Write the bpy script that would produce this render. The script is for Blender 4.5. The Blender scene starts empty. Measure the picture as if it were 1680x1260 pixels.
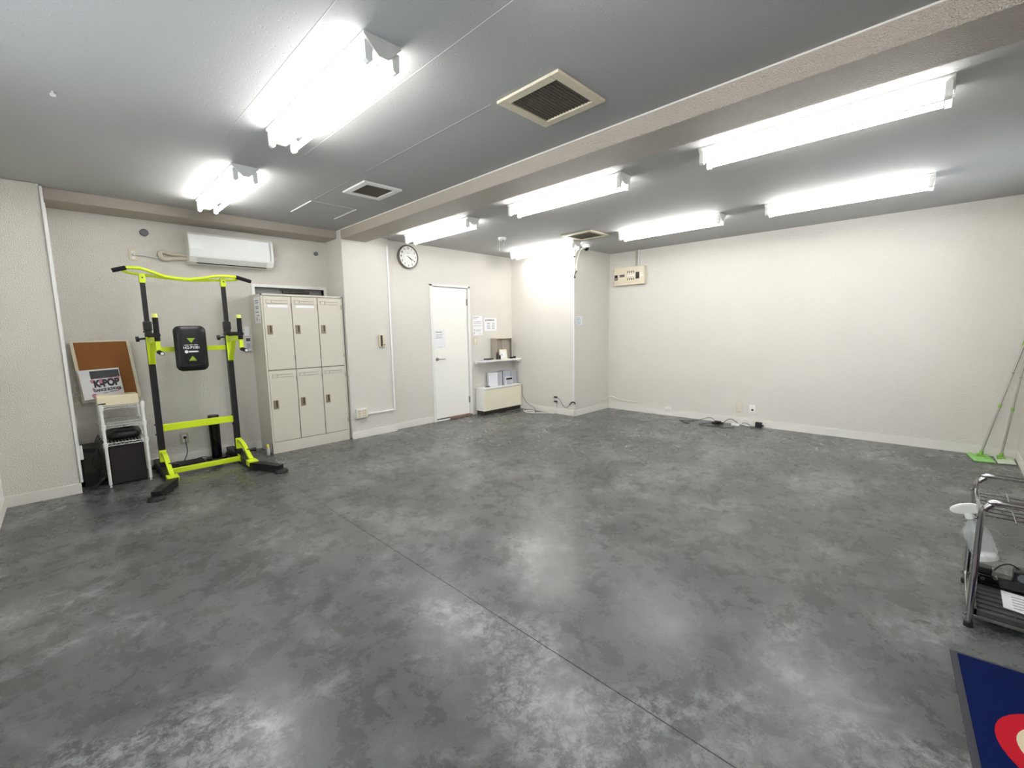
import bpy, bmesh, math, random
from mathutils import Vector, Matrix
random.seed(4)
sc = bpy.context.scene
COL = sc.collection

# ------------------------------------------------------------ camera, world, exposure
F_PX, YAW, PITCH, ROLL = 722.125, 7.76691435e-01, -1.24296196e-01, -1.60111370e-02
cam = bpy.data.objects.new('camera', bpy.data.cameras.new('camera')); COL.objects.link(cam)
fwd = Vector((math.cos(YAW)*math.cos(PITCH), math.sin(YAW)*math.cos(PITCH), math.sin(PITCH)))
rgt = Vector((math.sin(YAW), -math.cos(YAW), 0)); upv = rgt.cross(fwd)
r2 = rgt*math.cos(ROLL)+upv*math.sin(ROLL); u2 = upv*math.cos(ROLL)-rgt*math.sin(ROLL)
M = Matrix((r2, u2, -fwd)).transposed().to_4x4(); M.translation = Vector((0, 0, 1.42))
cam.matrix_world = M
cam.data.sensor_width = 36; cam.data.lens = 36*F_PX/1680; cam.data.clip_start = .02
sc.camera = cam
w = bpy.data.worlds.new('daylight'); sc.world = w; w.use_nodes = True
bg = w.node_tree.nodes['Background']; bg.inputs[0].default_value = (.84, .93, 1, 1); bg.inputs[1].default_value = 2.6
sc.view_settings.view_transform = 'Standard'; sc.view_settings.look = 'None'
sc.view_settings.exposure = 1.08; sc.view_settings.gamma = 1
TUBE = 22.0      # brightness of the fluorescent tubes

# ------------------------------------------------------------ materials
def lin(c):
    return tuple(((v/255)/12.92 if v/255 <= .04045 else ((v/255+.055)/1.055)**2.4) for v in c)+(1,)
def N(nt, t, **k):
    n = nt.nodes.new(t)
    for a, b in k.items(): setattr(n, a, b)
    return n
def mat(name, rgb, rough=.5, metal=0, var=0, vscale=20, bump=0, bscale=200, coat=0, trans=0, alpha=1, emit=0, detail=4, dist=.002):
    m = bpy.data.materials.new(name); m.use_nodes = True; nt = m.node_tree
    b = nt.nodes['Principled BSDF']; c = lin(rgb)
    b.inputs['Base Color'].default_value = c
    b.inputs['Roughness'].default_value = rough; b.inputs['Metallic'].default_value = metal
    b.inputs['Coat Weight'].default_value = coat; b.inputs['Transmission Weight'].default_value = trans
    b.inputs['Alpha'].default_value = alpha
    if emit:
        b.inputs['Emission Color'].default_value = c; b.inputs['Emission Strength'].default_value = emit
    tc = N(nt, 'ShaderNodeTexCoord')
    n = N(nt, 'ShaderNodeTexNoise'); n.inputs['Scale'].default_value = vscale; n.inputs['Detail'].default_value = detail
    nt.links.new(tc.outputs['Object'], n.inputs['Vector'])
    v = var if var else .02
    mx = N(nt, 'ShaderNodeMix', data_type='RGBA')
    mx.inputs[6].default_value = tuple(x*(1-v) for x in c[:3])+(1,); mx.inputs[7].default_value = tuple(min(1, x*(1+v)) for x in c[:3])+(1,)
    nt.links.new(n.outputs['Fac'], mx.inputs[0]); nt.links.new(mx.outputs[2], b.inputs['Base Color'])
    if bump:
        n2 = N(nt, 'ShaderNodeTexNoise'); n2.inputs['Scale'].default_value = bscale; n2.inputs['Detail'].default_value = 3
        nt.links.new(tc.outputs['Object'], n2.inputs['Vector'])
        bp = N(nt, 'ShaderNodeBump'); bp.inputs['Strength'].default_value = bump; bp.inputs['Distance'].default_value = dist
        nt.links.new(n2.outputs['Fac'], bp.inputs['Height']); nt.links.new(bp.outputs[0], b.inputs['Normal'])
    return m
def ramp(nt, src, stops):
    r = N(nt, 'ShaderNodeValToRGB'); el = r.color_ramp.elements
    while len(el) < len(stops): el.new(.5)
    for e, (p, c) in zip(el, stops): e.position = p; e.color = c
    nt.links.new(src, r.inputs[0]); return r

def wall_material(name, rgb, stain=0):
    m = mat(name, rgb, rough=.55, var=.02, vscale=2.5)
    nt = m.node_tree; b = nt.nodes['Principled BSDF']; tc = nt.nodes['Texture Coordinate']
    n = N(nt, 'ShaderNodeTexNoise'); n.inputs['Scale'].default_value = 75; n.inputs['Detail'].default_value = 3
    v = N(nt, 'ShaderNodeTexVoronoi'); v.inputs['Scale'].default_value = 150
    a = N(nt, 'ShaderNodeMath', operation='ADD')
    for k in (n, v): nt.links.new(tc.outputs['Object'], k.inputs['Vector'])
    nt.links.new(n.outputs['Fac'], a.inputs[0]); nt.links.new(v.outputs['Distance'], a.inputs[1])
    bp = N(nt, 'ShaderNodeBump'); bp.inputs['Strength'].default_value = .9; bp.inputs['Distance'].default_value = .006
    nt.links.new(a.outputs[0], bp.inputs['Height']); nt.links.new(bp.outputs[0], b.inputs['Normal'])
    return m
WALL = wall_material('embossed_wallpaper', (228, 224, 216))
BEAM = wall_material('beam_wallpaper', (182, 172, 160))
BASE = mat('painted_baseboard', (227, 224, 217), .5, var=.04, vscale=9)
# ceiling board with small fissures
CEIL = mat('ceiling_board', (172, 172, 171), .75, var=.02, vscale=3)
nt = CEIL.node_tree; b = nt.nodes['Principled BSDF']; tc = nt.nodes['Texture Coordinate']
n1 = N(nt, 'ShaderNodeTexNoise'); n1.inputs['Scale'].default_value = 70; n1.inputs['Detail'].default_value = 1
nt.links.new(tc.outputs['Object'], n1.inputs['Vector'])
r1 = ramp(nt, n1.outputs['Fac'], [(.66, (0, 0, 0, 1)), (.71, (1, 1, 1, 1))])
n2 = N(nt, 'ShaderNodeTexNoise'); n2.inputs['Scale'].default_value = 160
nt.links.new(tc.outputs['Object'], n2.inputs['Vector'])
ad = N(nt, 'ShaderNodeMath', operation='MULTIPLY_ADD'); ad.inputs[1].default_value = .12
nt.links.new(n2.outputs['Fac'], ad.inputs[0]); nt.links.new(r1.outputs[0], ad.inputs[2])
bp = N(nt, 'ShaderNodeBump', invert=True); bp.inputs['Strength'].default_value = .5; bp.inputs['Distance'].default_value = .003
nt.links.new(ad.outputs[0], bp.inputs['Height']); nt.links.new(bp.outputs[0], b.inputs['Normal'])
# vinyl floor printed like mottled concrete
FLOOR = bpy.data.materials.new('mottled_grey_vinyl'); FLOOR.use_nodes = True
nt = FLOOR.node_tree; b = nt.nodes['Principled BSDF']; tc = N(nt, 'ShaderNodeTexCoord')
def noise(scale, det, rough=.6, dist=0, off=0):
    mp = N(nt, 'ShaderNodeMapping'); mp.inputs['Location'].default_value = (off, off*1.7, 0)
    nt.links.new(tc.outputs['Object'], mp.inputs[0])
    n = N(nt, 'ShaderNodeTexNoise'); n.inputs['Scale'].default_value = scale; n.inputs['Detail'].default_value = det
    n.inputs['Roughness'].default_value = rough; n.inputs['Distortion'].default_value = dist
    nt.links.new(mp.outputs[0], n.inputs['Vector']); return n.outputs['Fac']
def mixc(f, a, b_):
    m = N(nt, 'ShaderNodeMix', data_type='RGBA')
    for s, v in ((0, f), (6, a), (7, b_)):
        if isinstance(v, (tuple, float)): m.inputs[s].default_value = v
        else: nt.links.new(v, m.inputs[s])
    return m.outputs[2]
def mul(a, b_):
    m = N(nt, 'ShaderNodeMath', operation='MULTIPLY')
    for s, v in ((0, a), (1, b_)):
        if isinstance(v, float): m.inputs[s].default_value = v
        else: nt.links.new(v, m.inputs[s])
    return m.outputs[0]
K = lambda v: (v, v, v, 1)
big = ramp(nt, noise(1.1, 5, .55, .3), [(.33, lin((58, 59, 58))), (.50, lin((71, 72, 70))), (.66, lin((88, 89, 87)))]).outputs[0]
mid = ramp(nt, noise(5, 10, .74, .25, 3), [(.36, K(0)), (.68, K(1))]).outputs[0]
fine = mid
c1 = mixc(mul(mid, .36), big, lin((124, 126, 127)))
patch = ramp(nt, noise(1.25, 4, .65, .4, 11), [(.50, K(0)), (.60, K(1))]).outputs[0]
crust = ramp(nt, noise(14, 12, .85, .35, 7), [(.46, K(0)), (.56, K(1))]).outputs[0]
c2 = mixc(mul(mul(patch, crust), .55), c1, lin((164, 166, 166)))
soft = ramp(nt, noise(2.6, 9, .72, .5, 31), [(.55, K(0)), (.66, K(1))]).outputs[0]
c2b = mixc(mul(soft, .34), c2, lin((146, 148, 149)))
grain = ramp(nt, noise(70, 8, .8, .6, 41), [(.40, K(0)), (.62, K(1))]).outputs[0]
c2b = mixc(mul(grain, .16), c2b, lin((134, 135, 132)))
dark = ramp(nt, noise(2.1, 3, .5, .2, 23), [(.44, K(0)), (.75, K(1))]).outputs[0]
c3 = mixc(mul(dark, .45), c2b, lin((60, 62, 64)))
nt.links.new(c3, b.inputs['Base Color']); b.inputs['Specular IOR Level'].default_value = .42
rr = N(nt, 'ShaderNodeMapRange'); rr.inputs['To Min'].default_value = .22; rr.inputs['To Max'].default_value = .36
nt.links.new(fine, rr.inputs['Value']); nt.links.new(rr.outputs[0], b.inputs['Roughness'])
bp = N(nt, 'ShaderNodeBump'); bp.inputs['Strength'].default_value = .25; bp.inputs['Distance'].default_value = .002
nt.links.new(noise(45, 4, .6, .5, 5), bp.inputs['Height']); nt.links.new(bp.outputs[0], b.inputs['Normal'])

WHITE = mat('white_plastic', (236, 236, 232), .4)
DUCT = mat('white_cable_duct', (240, 240, 240), .35)
DOORW = mat('white_door_laminate', (248, 246, 240), .4)
FIXT = mat('white_enamel', (225, 225, 222), .35)
LOCK = mat('greige_painted_steel', (208, 203, 190), .38, var=.012)
LOCKR = mat('greige_pressed_ridge', (178, 172, 158), .4)
LOCKD = mat('locker_shadow_seam', (120, 114, 104), .6)
BRONZE = mat('bronze_latch', (150, 136, 112), .35, metal=.5)
DARKB = mat('dark_brown_plastic', (52, 44, 38), .4)
STEEL = mat('brushed_steel', (165, 165, 165), .35, metal=.9)
CHROME = mat('chrome_tube', (176, 176, 176), .16, metal=1)
YEL = mat('neon_yellow_paint', (214, 235, 40), .35, coat=.2)
BLK = mat('black_powder_coat', (20, 20, 22), .42)
FOAM = mat('black_foam', (16, 16, 18), .85, bump=.2)
RUB = mat('black_rubber', (24, 24, 26), .6)
LEATH = mat('black_padded_vinyl', (11, 12, 14), .38)
GLOSSB = mat('glossy_black', (12, 12, 14), .15)
BEIGE = mat('aged_beige_plastic', (218, 208, 184), .5, var=.03)
BEIGED = mat('vent_beige', (186, 180, 162), .6)
VENTD = mat('vent_dark_inside', (30, 27, 24), .8)
SLAT = mat('vent_slat_brown', (112, 104, 92), .6)
GREYC = mat('grey_cap', (104, 108, 116), .5)
GREYD = mat('dark_grey_plastic', (84, 86, 88), .5)
CREAMF = mat('cream_cabinet_front', (236, 230, 206), .4)
SILV = mat('silver_plastic', (188, 190, 198), .35, metal=.3)
SILVL = mat('pale_silver_plastic', (222, 224, 230), .4)
PAPER = mat('white_paper', (240, 240, 242), .7)
INK = mat('grey_print', (112, 114, 122), .7)
INKD = mat('black_print', (34, 30, 36), .7)
PINK = mat('pink_print', (206, 130, 160), .7)
CORK = mat('brown_cork', (142, 90, 40), .8, var=.25, vscale=120, bump=.3)
PINE = mat('pale_wood_frame', (216, 208, 184), .5, var=.06, vscale=12)
BOXB = mat('cream_box_card', (236, 226, 196), .55)
SPKB = mat('dark_maroon_grille', (38, 30, 34), .75, bump=.5, bscale=500)
GREENP = mat('dark_green_panel', (52, 54, 46), .7)
MOPG = mat('green_mop_cloth', (150, 206, 120), .8, var=.22, vscale=30, bump=.4, bscale=120)
MOPW = mat('pale_mop_cloth', (206, 216, 196), .8, bump=.4, bscale=120)
MOPJ = mat('green_mop_plastic', (126, 176, 70), .45)
POLE = mat('grey_aluminium_pole', (170, 166, 158), .35, metal=.6)
DUSTY = mat('dusty_black_tray', (62, 62, 62), .6, var=.3, vscale=25)
MATB = mat('navy_carpet', (14, 28, 78), .95, var=.35, vscale=300, bump=.8, bscale=600)
MATR = mat('red_carpet', (196, 34, 48), .95, var=.25, vscale=300, bump=.8, bscale=600)
MATC = mat('cream_carpet', (222, 210, 180), .95, var=.15, vscale=300, bump=.8, bscale=600)
MATE = mat('grey_rubber_edge', (58, 58, 66), .7)
WOODT = mat('brown_threshold', (128, 100, 88), .5, var=.15, vscale=30)
GREYM = mat('grey_metal_shelf', (172, 165, 152), .4, metal=.3)
REDP = mat('red_plastic', (120, 34, 34), .5)
YELC = mat('pale_yellow_cap', (235, 220, 90), .4)
PUR = mat('violet_plastic', (90, 70, 130), .5)
DGREY = mat('closet_door_grey', (150, 148, 146), .5)
for _m in (MATB, MATR, MATC): _m.node_tree.nodes['Principled BSDF'].inputs['Specular IOR Level'].default_value = .08
# clear things
CLEAR = mat('clear_plastic', (235, 240, 240), .08, trans=0); bb = CLEAR.node_tree
def make_clear(m, tint=.9, g=.1, white=0.0):
    t = m.node_tree; o = t.nodes['Material Output']; tr = N(t, 'ShaderNodeBsdfTransparent'); tr.inputs[0].default_value = (tint, tint, tint, 1)
    mx = N(t, 'ShaderNodeMixShader'); mx.inputs[0].default_value = g
    t.links.new(tr.outputs[0], mx.inputs[1]); t.links.new(t.nodes['Principled BSDF'].outputs[0], mx.inputs[2]); t.links.new(mx.outputs[0], o.inputs[0])
make_clear(CLEAR, .93, .3)
SLEEVE = mat('clear_sleeve_film', (240, 240, 240), .15); make_clear(SLEEVE, .97, .06)
GLASS = mat('window_glass', (230, 240, 245), .05); make_clear(GLASS, .95, .06)
TUBEM = bpy.data.materials.new('lit_fluorescent_tube'); TUBEM.use_nodes = True
t = TUBEM.node_tree; t.nodes.remove(t.nodes['Principled BSDF']); e = N(t, 'ShaderNodeEmission')
e.inputs[0].default_value = (1, .99, .965, 1); e.inputs[1].default_value = TUBE
t.links.new(e.outputs[0], t.nodes['Material Output'].inputs[0])

# ------------------------------------------------------------ mesh helpers
ORG = {}
class MB:
    def __init__(s): s.bm = bmesh.new()
    def _xf(s, vs, m):
        if m is not None:
            for v in vs: v.co = m @ v.co
    def box(s, x0, x1, y0, y1, z0, z1, bev=0, m=None, seg=2):
        r = bmesh.ops.create_cube(s.bm, size=1)
        for v in r['verts']:
            v.co = Vector((x0+(x1-x0)*(v.co.x+.5), y0+(y1-y0)*(v.co.y+.5), z0+(z1-z0)*(v.co.z+.5)))
        vs = r['verts']
        if bev:
            es = {e for v in vs for e in v.link_edges}
            rr = bmesh.ops.bevel(s.bm, geom=list(es), offset=bev, segments=seg, affect='EDGES', profile=.5)
            vs = list({v for f in rr['faces'] for v in f.verts} | {v for v in vs if v.is_valid})
        s._xf(vs, m); return s
    def prism(s, pts, axis, a, b, m=None):
        """pts: outline in the plane across axis; extruded from a to b"""
        def P(p, t):
            return {'x': (t, p[0], p[1]), 'y': (p[0], t, p[1]), 'z': (p[0], p[1], t)}[axis]
        A = [s.bm.verts.new(P(p, a)) for p in pts]; B = [s.bm.verts.new(P(p, b)) for p in pts]
        n = len(pts)
        s.bm.faces.new(A[::-1]); s.bm.faces.new(B)
        for i in range(n): s.bm.faces.new((A[i], A[(i+1) % n], B[(i+1) % n], B[i]))
        s._xf(A+B, m); return s
    def tube(s, pts, r, n=10, caps=True, smooth=0):
        P = [Vector(p) for p in pts]
        if smooth and len(P) > 2:
            Q = []
            for i in range(len(P)-1):
                p0 = P[max(i-1, 0)]; p1 = P[i]; p2 = P[i+1]; p3 = P[min(i+2, len(P)-1)]
                for k in range(smooth):
                    t = k/smooth
                    Q.append(.5*((2*p1)+(p2-p0)*t+(2*p0-5*p1+4*p2-p3)*t*t+(3*p1-p0-3*p2+p3)*t**3))
            Q.append(P[-1]); P = Q
        rs = r if isinstance(r, (list, tuple)) else [r]*len(P)
        if len(rs) != len(P): rs = [rs[0]+(rs[-1]-rs[0])*i/(len(P)-1) for i in range(len(P))]
        rings = []; nrm = None
        for i, p in enumerate(P):
            d = (P[min(i+1, len(P)-1)]-P[max(i-1, 0)]).normalized()
            if nrm is None: nrm = d.orthogonal().normalized()
            else:
                nrm = nrm-d*nrm.dot(d)
                nrm = nrm.normalized() if nrm.length > 1e-6 else d.orthogonal().normalized()
            bi = d.cross(nrm)
            rings.append([s.bm.verts.new(p+rs[i]*(math.cos(2*math.pi*k/n)*nrm+math.sin(2*math.pi*k/n)*bi)) for k in range(n)])
        for a, b_ in zip(rings, rings[1:]):
            for k in range(n): s.bm.faces.new((a[k], a[(k+1) % n], b_[(k+1) % n], b_[k]))
        if caps: s.bm.faces.new(rings[0][::-1]); s.bm.faces.new(rings[-1])
        return s
    def sqtube(s, pts, w, h, up=(0, 0, 1)):
        """rectangular section swept along points"""
        P = [Vector(p) for p in pts]; rings = []
        for i, p in enumerate(P):
            d = (P[min(i+1, len(P)-1)]-P[max(i-1, 0)]).normalized(); u = Vector(up); u = (u-d*u.dot(d)).normalized(); sd = d.cross(u)
            rings.append([s.bm.verts.new(p+sd*a*w/2+u*b_*h/2) for a, b_ in ((-1, -1), (1, -1), (1, 1), (-1, 1))])
        for a, b_ in zip(rings, rings[1:]):
            for k in range(4): s.bm.faces.new((a[k], a[(k+1) % 4], b_[(k+1) % 4], b_[k]))
        s.bm.faces.new(rings[0][::-1]); s.bm.faces.new(rings[-1]); return s
    def lathe(s, prof, c=(0, 0, 0), n=24, m=None):
        """prof: (radius, height) pairs around z"""
        rings = []; allv = []
        for r, z in prof:
            ring = [s.bm.verts.new((c[0]+max(r, 1e-4)*math.cos(2*math.pi*k/n), c[1]+max(r, 1e-4)*math.sin(2*math.pi*k/n), c[2]+z)) for k in range(n)]
            rings.append(ring); allv += ring
        for a, b_ in zip(rings, rings[1:]):
            for k in range(n): s.bm.faces.new((a[k], a[(k+1) % n], b_[(k+1) % n], b_[k]))
        s.bm.faces.new(rings[0][::-1]); s.bm.faces.new(rings[-1])
        s._xf(allv, m); return s
    def quad(s, a, b_, c, d):
        s.bm.faces.new([s.bm.verts.new(p) for p in (a, b_, c, d)]); return s
    def build(s, name, material, parent=None, org=None, smooth=False, kind=None):
        bmesh.ops.recalc_face_normals(s.bm, faces=s.bm.faces)
        o = Vector(org) if org is not None else (ORG[parent.as_pointer()] if parent else Vector((0, 0, 0)))
        for v in s.bm.verts: v.co -= o
        me = bpy.data.meshes.new(name); s.bm.to_mesh(me); s.bm.free()
        me.materials.append(material)
        if smooth:
            me.polygons.foreach_set('use_smooth', [True]*len(me.polygons))
            try: me.set_sharp_from_angle(angle=math.radians(38))
            except Exception: pass
        ob = bpy.data.objects.new(name, me); COL.objects.link(ob)
        if parent: ob.parent = parent
        else: ob.location = o
        ORG[ob.as_pointer()] = o
        if kind: ob['kind'] = kind
        return ob
def tag(o, label, cat, group=None, kind=None):
    o['label'] = label; o['category'] = cat
    if group: o['group'] = group
    if kind: o['kind'] = kind
    return o
def thing(name, label, cat, loc, group=None):
    o = bpy.data.objects.new(name, None); COL.objects.link(o); o.location = loc; o.empty_display_size = .1
    ORG[o.as_pointer()] = Vector(loc); return tag(o, label, cat, group)
def copy_tree(o, parent=None):
    c = o.copy(); COL.objects.link(c); c.parent = parent
    for ch in o.children: copy_tree(ch, c)
    return c
def text(name, body, size, material, parent, centre, xdir, updir, squash=1.0, bold=0.0, depth=.0006):
    """lettering as a thin mesh laid on a surface"""
    cu = bpy.data.curves.new(name, 'FONT'); cu.body = body; cu.size = size; cu.align_x = 'CENTER'; cu.align_y = 'CENTER'
    cu.extrude = depth; cu.offset = bold
    tmp = bpy.data.objects.new(name, cu); COL.objects.link(tmp)
    me = bpy.data.meshes.new_from_object(tmp.evaluated_get(bpy.context.evaluated_depsgraph_get()))
    bpy.data.objects.remove(tmp)
    X = Vector(xdir).normalized(); U = Vector(updir).normalized(); Z = X.cross(U)
    R = Matrix((X, U, Z)).transposed()
    o = ORG[parent.as_pointer()]
    for v in me.vertices: v.co = R @ Vector((v.co.x*squash, v.co.y, v.co.z)) + Vector(centre) - o
    me.materials.clear(); me.materials.append(material); me.name = name
    ob = bpy.data.objects.new(name, me); COL.objects.link(ob); ob.parent = parent
    ORG[ob.as_pointer()] = o
    return ob
XW, XW2 = 6.71, 6.80            # far right wall (very slightly out of square)
def xr(y): return XW+(XW2-XW)*(4.20-y)/4.82
CL, CR = 2.69, 2.66             # ceiling heights left and right of the beam
WY = 6.0                        # recess wall
S = 'structure'

# ------------------------------------------------------------ the room
MB().prism([(-.46, 5.6), (0, 6.1), (7.0, 6.1), (7.0, -.7), (3.9, -1.6), (-.46, -1.6)], 'z', -.08, 0).build('floor', FLOOR, kind=S)
for x in (1.39,):
    MB().box(x-.0016, x+.0016, -1.5, 5.5, .0, .0012).build('trim_1', mat('vinyl_seam', (50, 52, 52), .6), kind=S)
m = MB(); m.box(-.56, 2.60, -1.7, 6.1, CL, CL+.08); m.build('ceiling', CEIL, kind=S)
m = MB(); m.box(2.60, 6.9, -1.7, 5.68, CR, CR+.11); m.build('ceiling', CEIL, kind=S)
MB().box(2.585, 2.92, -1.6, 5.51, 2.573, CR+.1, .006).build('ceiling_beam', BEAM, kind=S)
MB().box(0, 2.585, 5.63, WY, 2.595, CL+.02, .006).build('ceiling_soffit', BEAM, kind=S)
MB().tube([(2.585, -1.5, CL-.004), (2.585, 5.5, CL-.004)], .006, 6).build('trim_2', BASE, kind=S)
for x in (.875, 1.365):
    m = MB(); m.box(x-.0018, x+.0018, .9, 3.4, CL-.0012, CL+.001)
    m.build('trim_3', mat('ceiling_joint', (196, 197, 197), .7), kind=S)
MB().box(1.845, 1.851, 1.95, 4.5, CL-.0015, CL+.001).build('trim_4', mat('ceiling_joint_dark', (160, 162, 162), .8), kind=S)
MB().box(-.70, 0, 5.51, 6.1, 0, CL, .012).build('wall_left', WALL, kind=S)
# recess wall with the opening of the hidden door
m = MB(); m.box(0, 1.70, WY, WY+.12, 0, CL); m.box(2.53, 2.6, WY, WY+.12, 0, CL); m.box(1.70, 2.53, WY, WY+.12, 1.975, CL)
m.build('wall_recess', WALL, kind=S)
d = MB().box(1.70, 2.53, WY+.07, WY+.11, 0, 1.975).build('door_1', DGREY, kind=S)
m = MB(); m.box(1.665, 1.70, WY-.012, WY+.08, 0, 2.01); m.box(2.53, 2.57, WY-.012, WY+.08, 0, 2.01); m.box(1.70, 2.53, WY-.012, WY+.08, 1.975, 2.01)
m.build('door_frame', WHITE, d)
m = MB(); m.box(2.03, 2.35, WY+.02, WY+.068, 1.915, 1.945, .004); m.box(1.99, 2.30, WY+.03, WY+.045, 1.95, 1.957)
m.build('door_closer', DARKB, d)
MB().box(2.585, 3.245, 5.51, 6.1, 0, CR+.1, .012).build('wall_column', WALL, kind=S)
# wall with the white door
m = MB(); m.box(3.24, 3.95, 5.58, 5.70, 0, CR+.02); m.box(4.715, 5.72, 5.58, 5.70, 0, CR+.02); m.box(3.95, 4.715, 5.58, 5.70, 2.10, CR+.02)
m.build('wall_door', WALL, kind=S)
m = MB(); m.box(5.70, 6.95, 4.20, 5.70, 0, CR+.02, .01); m.build('wall_pillar', WALL, kind=S)
MB().prism([(xr(4.22), 4.22), (xr(4.22)+.12, 4.22), (xr(-.72)+.12, -.72), (xr(-.72), -.72)], 'z', 0, CR+.02).build('wall_right', WALL, kind=S)
# near right wall with a window (beyond the frame, gives the bluish light on the ceiling)
m = MB(); y0, y1 = -.74, -.62
m.box(3.9, 4.7, y0, y1, 0, CR+.02); m.box(6.0, xr(-.62)+.05, y0, y1, 0, CR+.02); m.box(4.7, 6.0, y0, y1, 0, 1.0); m.box(4.7, 6.0, y0, y1, 2.35, CR+.02)
m.build('wall_near', WALL, kind=S)
o = MB().box(4.7, 6.0, -.70, -.69, 1.0, 2.35).build('window_1', GLASS, kind=S)
m = MB(); m.box(4.7, 6.0, -.72, -.66, 1.0, 1.04); m.box(4.7, 6.0, -.72, -.66, 2.31, 2.35); m.box(4.7, 4.74, -.72, -.66, 1.0, 2.35); m.box(5.96, 6.0, -.72, -.66, 1.0, 2.35); m.box(5.33, 5.37, -.72, -.66, 1.0, 2.35)
m.build('window_frame', STEEL, o)
m = MB(); m.box(3.8, 3.92, -1.7, -.62, 0, CR+.02); m.build('wall_side', WALL, kind=S)
MB().box(-.56, 3.9, -1.72, -1.6, 0, CL+.02).build('wall_back', WALL, kind=S)
# wall at the camera's left with a wide window
m = MB(); x0, x1 = -.58, -.46
m.box(x0, x1, -1.7, .6, 0, CL); m.box(x0, x1, 3.2, 5.51, 0, CL); m.box(x0, x1, .6, 3.2, 0, 1.0); m.box(x0, x1, .6, 3.2, 2.4, CL)
m.build('wall_window', mat('white_painted_wall', (240, 240, 236), .5), kind=S)
o = MB().box(-.54, -.53, .6, 3.2, 1.0, 2.4).build('window_2', GLASS, kind=S)
m = MB()
for a in (.6, 1.88, 3.16): m.box(-.56, -.50, a, a+.04, 1.0, 2.4)
m.box(-.56, -.50, .6, 3.2, 1.0, 1.04); m.box(-.56, -.50, .6, 3.2, 2.36, 2.4)
m.build('window_frame', STEEL, o)
# baseboards
def base(name, x0, x1, y0, y1): 
    MB().box(x0, x1, y0, y1, .0, .095, .003).build(name, BASE, kind=S)
base('baseboard_left', -.46, .004, 5.502, 5.512)
base('baseboard_recess', .0, 1.66, WY-.008, WY+.002)
base('baseboard_column', 2.58, 3.25, 5.502, 5.512)
base('baseboard_door', 3.25, 3.935, 5.572, 5.582)
base('baseboard_pillar', 5.692, 5.702, 4.192, 5.58)
base('baseboard_pillar_side', 5.692, xr(4.2), 4.192, 4.202)
MB().prism([(xr(4.2)-.008, 4.2), (xr(4.2)+.002, 4.2), (xr(-.62)+.002, -.62), (xr(-.62)-.008, -.62)], 'z', 0, .095).build('baseboard_right', BASE, kind=S)
base('baseboard_near', 3.9, 6.79, -.622, -.612)
base('baseboard_window', -.462, -.452, -1.6, 5.502)
# corner beads where the wallpaper meets
m = MB()
m.tube([(xr(4.2)-.003, 4.197, .1), (xr(4.2)-.003, 4.197, CR)], .004, 6); m.build('trim_5', BASE, kind=S)
MB().tube([(2.583, 5.994, .1), (2.583, 5.994, 2.59)], .005, 6).build('trim_6', BASE, kind=S)
MB().box(0.0, .018, 5.498, 5.512, .1, CL-.02, .003).build('trim_7', DUCT, kind=S)

# white door
D = MB().box(3.995, 4.672, 5.592, 5.628, .035, 2.075, .003).build('door_2', DOORW, kind=S)
m = MB(); m.box(3.94, 3.985, 5.565, 5.69, 0, 2.112, .002); m.box(4.680, 4.722, 5.565, 5.69, 0, 2.112, .002); m.box(3.94, 4.722, 5.565, 5.69, 2.082, 2.114, .002)
m.build('door_frame', WHITE, D)
m = MB(); m.box(3.985, 4.68, 5.64, 5.69, 0, 2.1); m.build('door_stop', GREYD, D)
m = MB(); m.box(3.985, 4.25, 5.575, 5.60, .0, .018); m.build('door_sill', WHITE, D)
m = MB(); m.box(4.25, 4.70, 5.55, 5.66, .0, .03, .004); m.build('threshold', WOODT, D)
m = MB(); m.lathe([(.026, 0), (.026, .012), (.012, .014), (.012, .045)], n=16, m=Matrix.Translation((4.045, 5.592, .975)) @ Matrix.Rotation(math.pi/2, 4, 'X'))
m.tube([(4.045, 5.552, .975), (4.07, 5.546, .975), (4.17, 5.546, .972)], .008, 8, smooth=3)
m.build('door_handle', STEEL, D, smooth=True)
for z in (1.86, .27):
    m = MB(); m.tube([(4.676, 5.583, z-.055), (4.676, 5.583, z+.055)], .010, 8); m.box(4.655, 4.70, 5.586, 5.594, z-.05, z+.05); m.build('hinge', STEEL, D)

# ------------------------------------------------------------ ceiling lights
def lamp(x, y, z, label):
    W, Lh = .18, .64
    r = thing('ceiling_light', label, 'ceiling light', (x, y, z), 'twin tube fluorescent lights on the ceiling')
    m = MB(); m.prism([(x-W/2, z), (x+W/2, z), (x+W/2, z-.012), (x+.024, z-.078), (x-.024, z-.078), (x-W/2, z-.012)], 'y', y-Lh, y+Lh)
    m.build('housing', FIXT, r)
    for s in (-1, 1):
        xc = x+s*.066; zc = z-.088
        MB().tube([(xc, y-Lh+.042, zc), (xc, y+Lh-.042, zc)], .0155, 14).build('fluorescent_tube', TUBEM, r, smooth=True)
        for e_ in (-1, 1):
            ye = y+e_*(Lh-.022)
            m = MB(); m.prism([(xc-.018, z-.030-(.0)), (xc+.018, z-.030), (xc+.016, zc-.016), (xc+.004, zc-.026), (xc-.004, zc-.026), (xc-.016, zc-.016)], 'y', ye-.014, ye+.014)
            m.build('lamp_socket', WHITE, r)
    MB().lathe([(.006, 0), (.006, .008)], (x, y-Lh+.06, z-.086), 8).build('screw', STEEL, r)
    return r
L0 = lamp(1.12, 2.50, CL, 'ceiling light nearest the camera on the left of the beam, above the open floor')
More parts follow.
